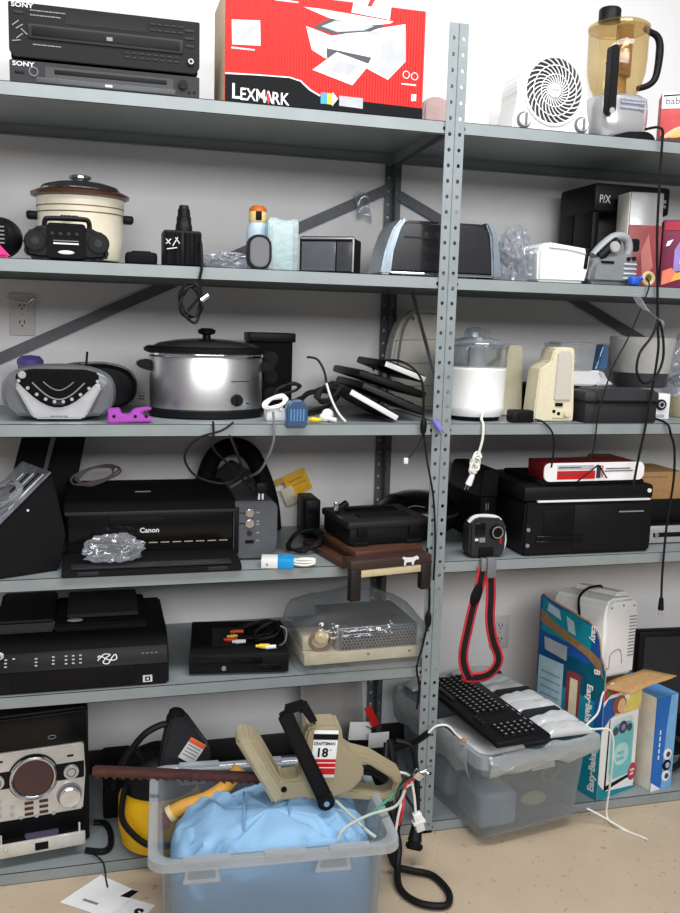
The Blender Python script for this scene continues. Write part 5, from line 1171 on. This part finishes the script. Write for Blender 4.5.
t = thing('keyboard','black computer keyboard lying on the packed clear bin','keyboard',(.192,.07,ZF+.284),-82,rot=None)
t.rotation_euler=(math.radians(0),0,math.radians(-83)); t.scale=(1,1.1,1)
G().box(-.225,-.078,0,.225,.078,.018,.006,seg=3).build('case',BLK,t)
first=None
def key(x,y,w=.0155):
    global first
    if first is None or abs(w-.0155)>1e-6:
        o=G().prism([(-w/2,0),(w/2,0),(w/2-.0015,.007),(-w/2+.0015,.007)],-.0072,.0072,.001).build('key',mat('key_black',(26,26,28),.4,spec=.25),t)
        if first is None: first=o
    else:
        o=first.copy(); COL.objects.link(o)
    o.location=(x,y,.017); return o
for r_ in range(5):
    for k in range(14): key(-.206+k*.0192+(r_%3)*.003,.04-r_*.0192)
for r_ in range(5):
    for k in range(4): key(.138+k*.0192,.04-r_*.0192)
key(-.1,-.056,.1)
for k in range(3): key(.075+k*.0192,-.056)
for k in range(5): G().box(.02+k*.03,.063,.0178,.034+k*.03,.067,.0186).build('indicator_mark',DIM,t)
for r_ in range(5):
    g=G()
    for k in range(14): g.box(-.209+k*.0192+(r_%3)*.003,.038-r_*.0192,.0238,-.205+k*.0192+(r_%3)*.003,.043-r_*.0192,.0245)
    for k in range(4): g.box(.135+k*.0192,.038-r_*.0192,.0238,.139+k*.0192,.043-r_*.0192,.0245)
    o=g.build('key_legends',LTG,t); o['kind']='stuff'

# ------------------------------------------------------------ toy oven carton with the white oven, blue carton, monitor
TEAL = mat('teal_board',(14,138,158),.45,var=.06); DBL = mat('deep_blue_board',(24,84,160),.45,var=.1); PB = mat('print_board_white',(234,236,236),.45,var=.02)
t = thing('toy_oven_carton','teal and white toy oven carton with a torn open top and folded flap','box',(.549,.0,ZF),18)
D_=.27; W_=.162; H_=.345
G().box(0,0,0,W_,D_,.003).box(0,0,0,W_,.003,H_).box(W_-.003,0,0,W_,D_,H_).box(0,0,0,.003,D_,H_).box(0,D_-.003,0,W_,D_,.45).build('carton',CARD,t)
fr = G().box(.0005,-.0012,.001,W_-.0005,.0005,.318).build('printed_front',PB,t); fr.scale=(1,1,1.085)
def fa(n,P,m,y=-.0018,par=None): return art(n,P,m,y,par or fr)
oven = rrect(.035,.04,.145,.225,.03,5)
fa('toy_oven_picture',oven,mat('print_pale',(206,224,224),.45)); fa('toy_oven_face',rrect(.042,.05,.143,.21,.028,5),mat('print_aqua',(112,190,196),.45),-.0024); fa('toy_oven_window',rrect(.06,.085,.125,.15,.03,6),mat('print_aqua_light',(176,216,218),.45),-.003)
txt('easy',.018,mat('print_aqua',(112,190,196)),fr,(.075,-.0034,.118),bold=.02); txt('bake',.018,mat('print_aqua',(112,190,196)),fr,(.072,-.0034,.1),bold=.02)
for x,z,r_,m in ((.06,.19,.012,PD),(.092,.196,.018,mat('print_violet',(60,58,96),.4)),(.122,.19,.011,PD)):
    G().cyl((x,-.0038,z),(x,-.002,z),r_,seg=24).build('toy_dial_picture',m,fr)
G().cyl((.092,-.0044,.196),(.092,-.0036,.196),.009,seg=20).build('dial_highlight',mat('print_lilac',(140,130,180),.4),fr)
fa('black_outline',[(.026,.02),(.03,.225),(.034,.23),(.034,.035),(.155,.05),(.155,.042)],INK,-.0021)
G().ell((.15,-.002,.052),(.02,.0014,.026)).build('red_seal',mat('seal_red',(176,50,80),.45),fr); txt('FUN',.01,PW,fr,(.139,-.0038,.054),bold=.02); txt('SIZE',.009,PW,fr,(.139,-.0038,.043),bold=.02)
fa('teal_foot',[(.0,.0),(.17,.0),(.17,.006),(.03,.02),(.0,.05)],TEAL,-.0016)
fa('photo_back_blue',[(.0,.2),(.03,.23),(.06,.24),(.06,.29),(.02,.29),(.0,.27)],DBL,-.0016)
fa('photo_back_red',[(.0,.285),(.03,.3),(.09,.3),(.17,.31),(.17,.318),(.0,.318)],mat('print_crimson',(176,40,66),.45),-.0017)
fa('photo_peach',[(.05,.235),(.17,.235),(.17,.305),(.08,.3)],mat('print_peachy',(216,176,132),.5),-.00165)
fa('photo_yellow_shirt',[(.09,.24),(.15,.236),(.168,.26),(.165,.3),(.11,.3),(.095,.275)],mat('print_lemon',(224,208,110),.5),-.0022)
G().ell((.07,-.002,.266),(.03,.0012,.026)).build('photo_hair',mat('print_auburn',(140,86,50),.5),fr); G().ell((.078,-.0028,.262),(.018,.001,.02)).build('photo_face',mat('print_skin',(226,182,150),.5),fr)
fa('photo_pale_patch',[(.09,.282),(.11,.27),(.12,.3),(.1,.304)],PB,-.0024)
G().ell((.02,-.0018,.306),(.01,.0012,.007)).build('photo_berry',mat('print_green',(60,120,60),.5),fr); G().ell((.045,-.0018,.31),(.014,.0012,.007)).build('photo_berry',RED,fr)
sd = G().box(-.0012,.0005,.001,.0005,D_-.0005,H_+.06).build('printed_side',TEAL,t)
def sart(n,P,m,x=-.002): # P in (distance back from the front edge, height)
    g=G(); g.prism(P,x-.0004,x,axis='x'); return g.build(n,m,sd,flat=True)
sart('blue_band',[(.0,.21),(.03,.21),(.03,.315),(.0,.315)],DBL); sart('pale_panel',[(.16,.16),(.262,.16),(.262,.37),(.16,.37)],mat('print_ice',(176,204,214),.45)); 
for k in range(6): sart('text_line',[(.17,.2+k*.024),(.25,.2+k*.024),(.25,.206+k*.024),(.17,.206+k*.024)],mat('print_steel',(130,164,180),.45),-.0026)
sart('maroon_panel',[(.09,.2),(.145,.2),(.145,.36),(.09,.36)],mat('print_brick',(140,50,52),.45)); sart('cream_inset',[(.1,.22),(.13,.22),(.13,.34),(.1,.34)],mat('print_cream',(222,210,180),.45),-.0026)
SR=(PI/2,0,-PI/2)
def stxt(s_,size,d,z,ang): # lettering on the left side, reading up or down
    R_=Matrix.Rotation(-PI/2,4,'Z')@Matrix.Rotation(PI/2,4,'X')@Matrix.Rotation(ang,4,'Z')
    o=txt(s_,size,PW,sd,(0,0,0),bold=.03); o.rotation_euler=R_.to_euler(); o.location=(-.003,d,z); return o
stxt('Easy·Bake',.032,.013,.02,PI/2); stxt('Easy·Bake',.03,.062,.345,-PI/2)
# torn upper panel
tp=[(.0,.30),(.0,.385),(.008,.42),(.02,.44),(.03,.49),(.045,.52),(.075,.535),(.1,.536),(.14,.545),(.19,.552),(.23,.56),(.262,.57),(.27,.56),(.27,.30)]
u_=G().prism(tp,.0,.003,axis='x').build('torn_panel',CARD,t)
G().prism([(a+.002,b-.004) for a,b in tp[1:-1]]+[(.268,.3),(.002,.3)],-.0012,-.0004,axis='x').build('panel_print',DBL,u_)
def part_(n,P,m,x=-.0018): return G().prism(P,x-.0004,x,axis='x').build(n,m,u_,flat=True)
part_('teal_field',[(.06,.44),(.26,.45),(.262,.56),(.2,.54),(.14,.54),(.1,.53),(.06,.52)],TEAL); part_('torn_brown',[(.004,.375),(.03,.4),(.07,.425),(.12,.44),(.2,.46),(.264,.48),(.266,.52),(.2,.49),(.14,.47),(.09,.455),(.05,.445),(.02,.43)],mat('torn_board',(150,116,76),.85,var=.2,scale=40),-.0026)
part_('grey_picture',[(.15,.385),(.24,.395),(.245,.435),(.15,.43)],PG,-.0024); part_('pale_picture',[(.18,.505),(.24,.52),(.235,.545),(.19,.535)],mat('print_ice',(176,204,214)),-.003); part_('grey_oven_picture',[(.12,.475),(.15,.48),(.16,.525),(.13,.515)],mat('print_ice',(176,204,214)),-.003)
R_=Matrix.Rotation(-PI/2,4,'Z')@Matrix.Rotation(PI/2,4,'X')@Matrix.Rotation(-PI/2,4,'Z')
o=txt('Easy',.036,PW,u_,(-.0034,.06,.527),bold=.03); o.rotation_euler=R_.to_euler(); o.scale=(.8,.8,.8)
o=txt('B',.03,PW,u_,(-.0034,.04,.4),bold=.03); o.rotation_euler=R_.to_euler()
G().grid(lambda u,v:(.0+.2*u+.02*v,-.1*v+.02,.349+.02*u+.01*v+.004*math.sin(u*5)),8,4).build('flap',CARD,t,thick=.003)

t = thing('toy_oven','white plastic toy oven leaning out of the torn carton','toy oven',(.62,.145,ZF+.345),22,rot=(math.radians(-4),math.radians(6),math.radians(24))); t.scale=(.95,.95,.95)
OW = mat('oven_white',(232,232,232),.4,var=.02)
bd=G().prism([(-.085,.0),(.085,.0),(.09,.2),(.082,.235),(.06,.25),(-.06,.25),(-.082,.236),(-.09,.2)],-.07,.14,.01,seg=3).build('body',OW,t)
G().prism([(.0,.236),(.07,.236),(.07,.262),(.012,.262)],-.04,.13,.006).build('top_ridge',OW,t)
for k in range(13): G().box(.04,-.0715,.06+k*.0105,.076,-.069,.0635+k*.0105).build('vent_slot',DIM,bd)
for x,z in ((-.065,.222),(.0,.226),(.06,.222),(-.07,.03)): G().cyl((x,-.0715,z),(x,-.069,z),.004,seg=10).build('screw',DIM,bd)
G().tube([(-.06,-.0715,.03),(-.055,-.0715,.075),(-.005,-.0715,.085),(.01,-.0715,.04)],.0012).build('panel_line',DIM,bd)
G().tube([(-.085,.03,.17),(-.1,.03,.225),(-.09,.03,.25),(-.05,.03,.268),(-.005,.02,.274),(.01,.02,.268)],.0042).build('handle',BLK,t)
t = cable('cable','white cord drooping from the toy oven over the packed bin to the floor','cable',[(.585,.015,.39),(.545,-.0,.37),(.5,-.05,.335),(.46,-.06,.305),(.47,-.075,.3),(.515,-.085,.3),(.53,-.09,.27),(.54,-.08,.2),(.55,-.06,.1),(.548,-.06,.02),(.56,-.1,.004),(.6,-.16,.004),(.605,-.17,.004),(.575,-.12,.004),(.52,-.075,.03),(.48,-.06,.05)],.003,WCAB)

t = thing('blue_carton','narrow bright blue carton with white round pictures, beside the toy oven carton','box',(.738,.012,ZF),14)
BB = mat('bright_blue_board',(30,104,190),.42,var=.08)
G().box(0,.001,0,.09,.2,.3,.002).build('carton',mat('pale_board',(214,208,194),.6),t,loc=(.0,.0,0))
fr2=G().box(.0,-.0012,.001,.09,.001,.3).build('printed_front',BB,t); G().box(.001,.0,.2995,.09,.199,.3015).build('printed_top',mat('sky_board',(90,150,210),.42),t)
art('pale_half',[(.045,.0),(.09,.0),(.09,.3),(.06,.3),(.05,.2)],mat('sky_board2',(120,172,222),.42),-.0018,fr2)
for z,m in ((.11,PW),(.075,INK),(.04,PW)):
    G().cyl((.062,-.004,z),(.062,-.0016,z),.017,seg=24).build('round_picture',m,fr2); G().cyl((.064,-.0048,z),(.064,-.0038,z),.009,seg=18).build('picture_spot',PD if m is PW else PG,fr2)
o=txt('Starter kit',.001,PW,fr2,(0,0,0)) if False else None
for k in range(5): G().box(.022,-.0018,.1+k*.02,.027,-.001,.114+k*.02).build('small_print',PW,fr2)
art('white_corner',[(.0,.0),(.045,.0),(.0,.03)],PW,-.0018,fr2)

t = thing('monitor','black flat monitor standing on the bottom shelf at the far right','monitor',(1.03,.26,ZF),-4)
G().box(-.19,0,.09,.19,.04,.41,.008).build('housing',BLK,t)
G().box(-.17,-.002,.12,.17,.002,.39,.002).build('screen',mat('screen_grey',(44,45,50),.3,spec=.3),t)
G().box(-.03,.03,.01,.03,.06,.2,.006).build('stand_neck',BLKM,t); G().box(-.11,-.06,.0,.11,.12,.014,.005).build('stand_base',BLK,t)
cable('cable_bundle','heap of black cables on the bottom shelf in front of the monitor','cable',coil(.89,.14,ZF+.05,.055,0,51,.7,.55,8),.005)
tag(G().box(.8,.26,ZF,.855,.34,ZF+.05,.01).build('power_brick',BLK),'black power brick among the cables in front of the monitor','power brick')

# ------------------------------------------------------------ floor paper, cables by the post, tags, grey sheet
t = thing('paper_sheet','white printed card lying on the floor in front of the mini stereo','card',(-.878,-.1,.001),0); t.scale=(.9,.9,1)
G().prism([(-.108,.0),(.007,-.086),(.1,-.0),(.0,.1)],.0,.0015,axis='z').build('sheet',PW,t)
G().prism([(.05,-.01),(.075,-.023),(.1,.0),(.083,.012)],.0015,.0022,axis='z').build('black_corner',INK,t)
G().prism([(-.05,-.005),(-.012,-.035),(-.006,-.029),(-.044,.001)],.0015,.0022,axis='z').build('printed_line',DIM,t)
t = thing('paper_sheet','second white card partly under the printed card, cut by the frame','card',(-.86,-.19,.0002),0)
G().prism([(-.07,.0),(.03,-.07),(.11,.03),(.01,.1)],.0,.0007,axis='z').build('sheet',mat('card_white',(224,224,224),.6),t)
txt('S',.05,INK,t,(.045,.0,.001),rot=(0,0,-.6),bold=.04)

t = thing('heavy_cable','heavy black power cord with a big plug, coiled from the front post to the floor','cord',(-.08,-.08,.0))
G().tube([(-.02,.05,.3),(.02,.04,.285),(.035,.03,.22),(.03,-.0,.15),(.02,-.03,.1)],.007).build('cord',RUB,t)
G().tube([(-.03,.1,.27),(-.05,.04,.2),(-.045,-.02,.12),(-.04,-.06,.06),(-.06,-.11,.024),(-.07,-.17,.0115),(-.04,-.23,.0105),(.02,-.25,.0105),(.045,-.2,.0105),(.03,-.13,.0105),(-.02,-.1,.013),(-.06,-.09,.03),(-.08,-.08,.1),(-.07,-.03,.2)],.009).build('heavy_cord',RUB,t)
G().tube([(-.02,.1,.28),(-.015,.06,.2),(-.01,.03,.12),(-.03,-.0,.05),(-.05,-.05,.012)],.011).build('heavy_cord',RUB,t)
pl=G().cyl((.02,-.03,.105),(.005,-.055,.06),.012,r2=.02,bev=.004).build('plug',BLK,t); G().cyl((.006,-.055,.062),(.0,-.064,.046),.023,bev=.004).build('plug_face',BLKM,pl)
t = thing('cut_cable','black cable with bare white and copper wire ends arching in front of the post','cable',(.0,-.062,.305))
G().tube([(-.1,.08,-.06),(-.07,.05,-.03),(-.045,.02,-.005),(-.02,-.0,.025)],.009).build('sheath',RUB,t)
G().tube([(-.02,0,.025),(.0,-.006,.045),(.03,-.01,.045),(.055,-.012,.02),(.07,-.014,.006)],.0032).build('white_wire',WCAB,t)
G().tube([(-.02,.004,.024),(.004,.0,.04),(.03,-.004,.038),(.055,-.006,.014)],.003).build('black_wire',RUB,t)
COP = mat('bare_copper',(176,128,88),.4,.6)
for k in range(6): G().tube([(.055,-.01,.012),(.072,-.012+.004*math.sin(k),.006-.004*k*.5),(.088+.004*math.cos(k*2),-.014,.004*math.cos(k*1.7)-.002)],.0013).build('copper_strand',COP,t)
t = thing('wire_group','bundle of red, black, green and white wires spilling over the bin right end','wire',(-.165,-.3,.262))
for n,c,P in (('red_wire',(206,40,58),[(-.035,-.05,-.01),(-.03,-.06,.03),(-.02,-.04,.06),(.0,.0,.065),(.025,.02,.06)]),('black_wire',(24,24,26),[(-.05,-.05,-.01),(-.048,-.055,.04),(-.03,-.03,.072),(.0,.0,.075),(.03,.025,.068)]),('green_wire',(60,150,120),[(-.1,-.05,.03),(-.05,-.03,.05),(.0,.01,.06),(.04,.03,.07)]),('white_wire',(224,222,214),[(-.045,-.06,-.02),(-.04,-.06,.02),(-.03,-.05,.045),(-.005,.0,.05),(.02,.02,.05)])):
    G().tube(P,.0032).build(n,mat('w_'+n,c,.45),t)
g_=G()
g_.box(-.012,-.008,-.01,.012,.008,.01,.002).build('metal_clip',CHROME,t,loc=(.035,.02,.072),rot=(.3,.7,.2))
for k in range(3): G().tube([(.03,.02,.075),(.045+.01*k,.015,.08+.012*(k-1)),(.05+.008*k,.012,.06+.016*k)],.002).build('clip_wire',CHROME,t)
t = thing('white_connector','white cord ending in a white two part connector beside the bin','connector',(-.13,-.2,.2))
G().tube([(-.04,-.03,.12),(.0,-.02,.1),(.015,-.02,.05),(.02,-.025,.0)],.0035).build('cord',WCAB,t)
G().box(-.011,-.008,-.05,.012,.01,.0,.003).build('connector',WHITE,t,loc=(.022,-.026,.0),rot=(0,-.25,0)); G().box(-.016,-.01,-.028,.017,.012,-.02,.002).build('connector_flange',WHITE,t,loc=(.022,-.026,.0),rot=(0,-.25,0))
t = thing('hang_tag','red strip tag with white paper labels hanging by the rear post','tag',(-.085,.26,.2))
G().box(-.012,-.001,-.035,.012,.001,.035,.0006).build('red_strip',RED,t,loc=(.005,-.004,.04),rot=(0,math.radians(-24),0))
G().box(-.045,-.001,-.04,.025,.001,.018,.0005).build('white_label',PW,t,loc=(-.015,.01,.0),rot=(0,.08,0)); G().box(-.03,-.001,-.03,.035,.001,.02,.0005).build('white_label',PW,t,loc=(.025,-.012,-.03))
G().tube([(-.01,-.004,.01),(.02,-.006,-.01),(.03,-.008,-.02)],.0015).build('string',RUB,t)
tag(G().grid(lambda u,v:(-.28+.2*u+.02*v, .4+.03*math.sin(u*3.1)-.03*v, .036+.40*(1-v)*(.86+.14*math.sin(u*2.2+.4))),16,16).build('plastic_cover',film('grey_cover',(176,174,172),base=.8,edge=.15,white=.9,rough=.3,bump=.4,scale=12),thick=.004),'grey translucent plastic cover leaning on the wall behind the chainsaw','cover')
tag(G().box(-.2,.22,ZF,-.04,.33,ZF+.11,.006).build('black_box',BLKM),'low black box on the bottom shelf behind the cords at the rear post','box')
# ------------------------------------------------------------ light and camera
def area(name, loc, target, size, sy, e, col=(1,1,1)):
    l = bpy.data.lights.new(name,'AREA'); l.shape = 'RECTANGLE'; l.size = size; l.size_y = sy; l.energy = e; l.color = col
    o = bpy.data.objects.new(name,l); COL.objects.link(o); o.location = loc
    o.rotation_euler = (Vector(target)-Vector(loc)).to_track_quat('-Z','Y').to_euler()
    return o
area('ceiling_tube_light_near',(-.3,-.9,3.0),(-.3,-.7,0),2.8,.5,62,(1,1,1))
area('ceiling_tube_light_far',(-.3,-4.6,2.7),(-.2,0,1.2),4.0,1.0,145,(1,1,1))
w = bpy.data.worlds.new('room_light'); SC.world = w; w.use_nodes = True
bg = w.node_tree.nodes['Background']; bg.inputs[0].default_value = (.98,.98,1,1); bg.inputs[1].default_value = .2
cam = bpy.data.cameras.new('camera'); co = bpy.data.objects.new('camera',cam); COL.objects.link(co); SC.camera = co
cam.sensor_fit = 'VERTICAL'; cam.sensor_height = 24; cam.lens = 900.876/913*24; cam.clip_start = .05
r = Vector((0.96532224,-0.25950275,0.02848327)); u = Vector((0.01057946,0.14790206,0.98894543)); f = Vector((0.26084679,0.95434968,-0.14551854))
R = Matrix((r,u,-f)).transposed().to_4x4()
co.matrix_world = Matrix.Translation((-0.87724823,-2.21084642,1.41461843)) @ R
SC.view_settings.view_transform = 'Standard'; SC.view_settings.look = 'None'; SC.view_settings.gamma = 1
SC.view_settings.exposure = 0; SC.view_settings.use_curve_mapping = False
SC.cycles.max_bounces = 10; SC.cycles.transparent_max_bounces = 24
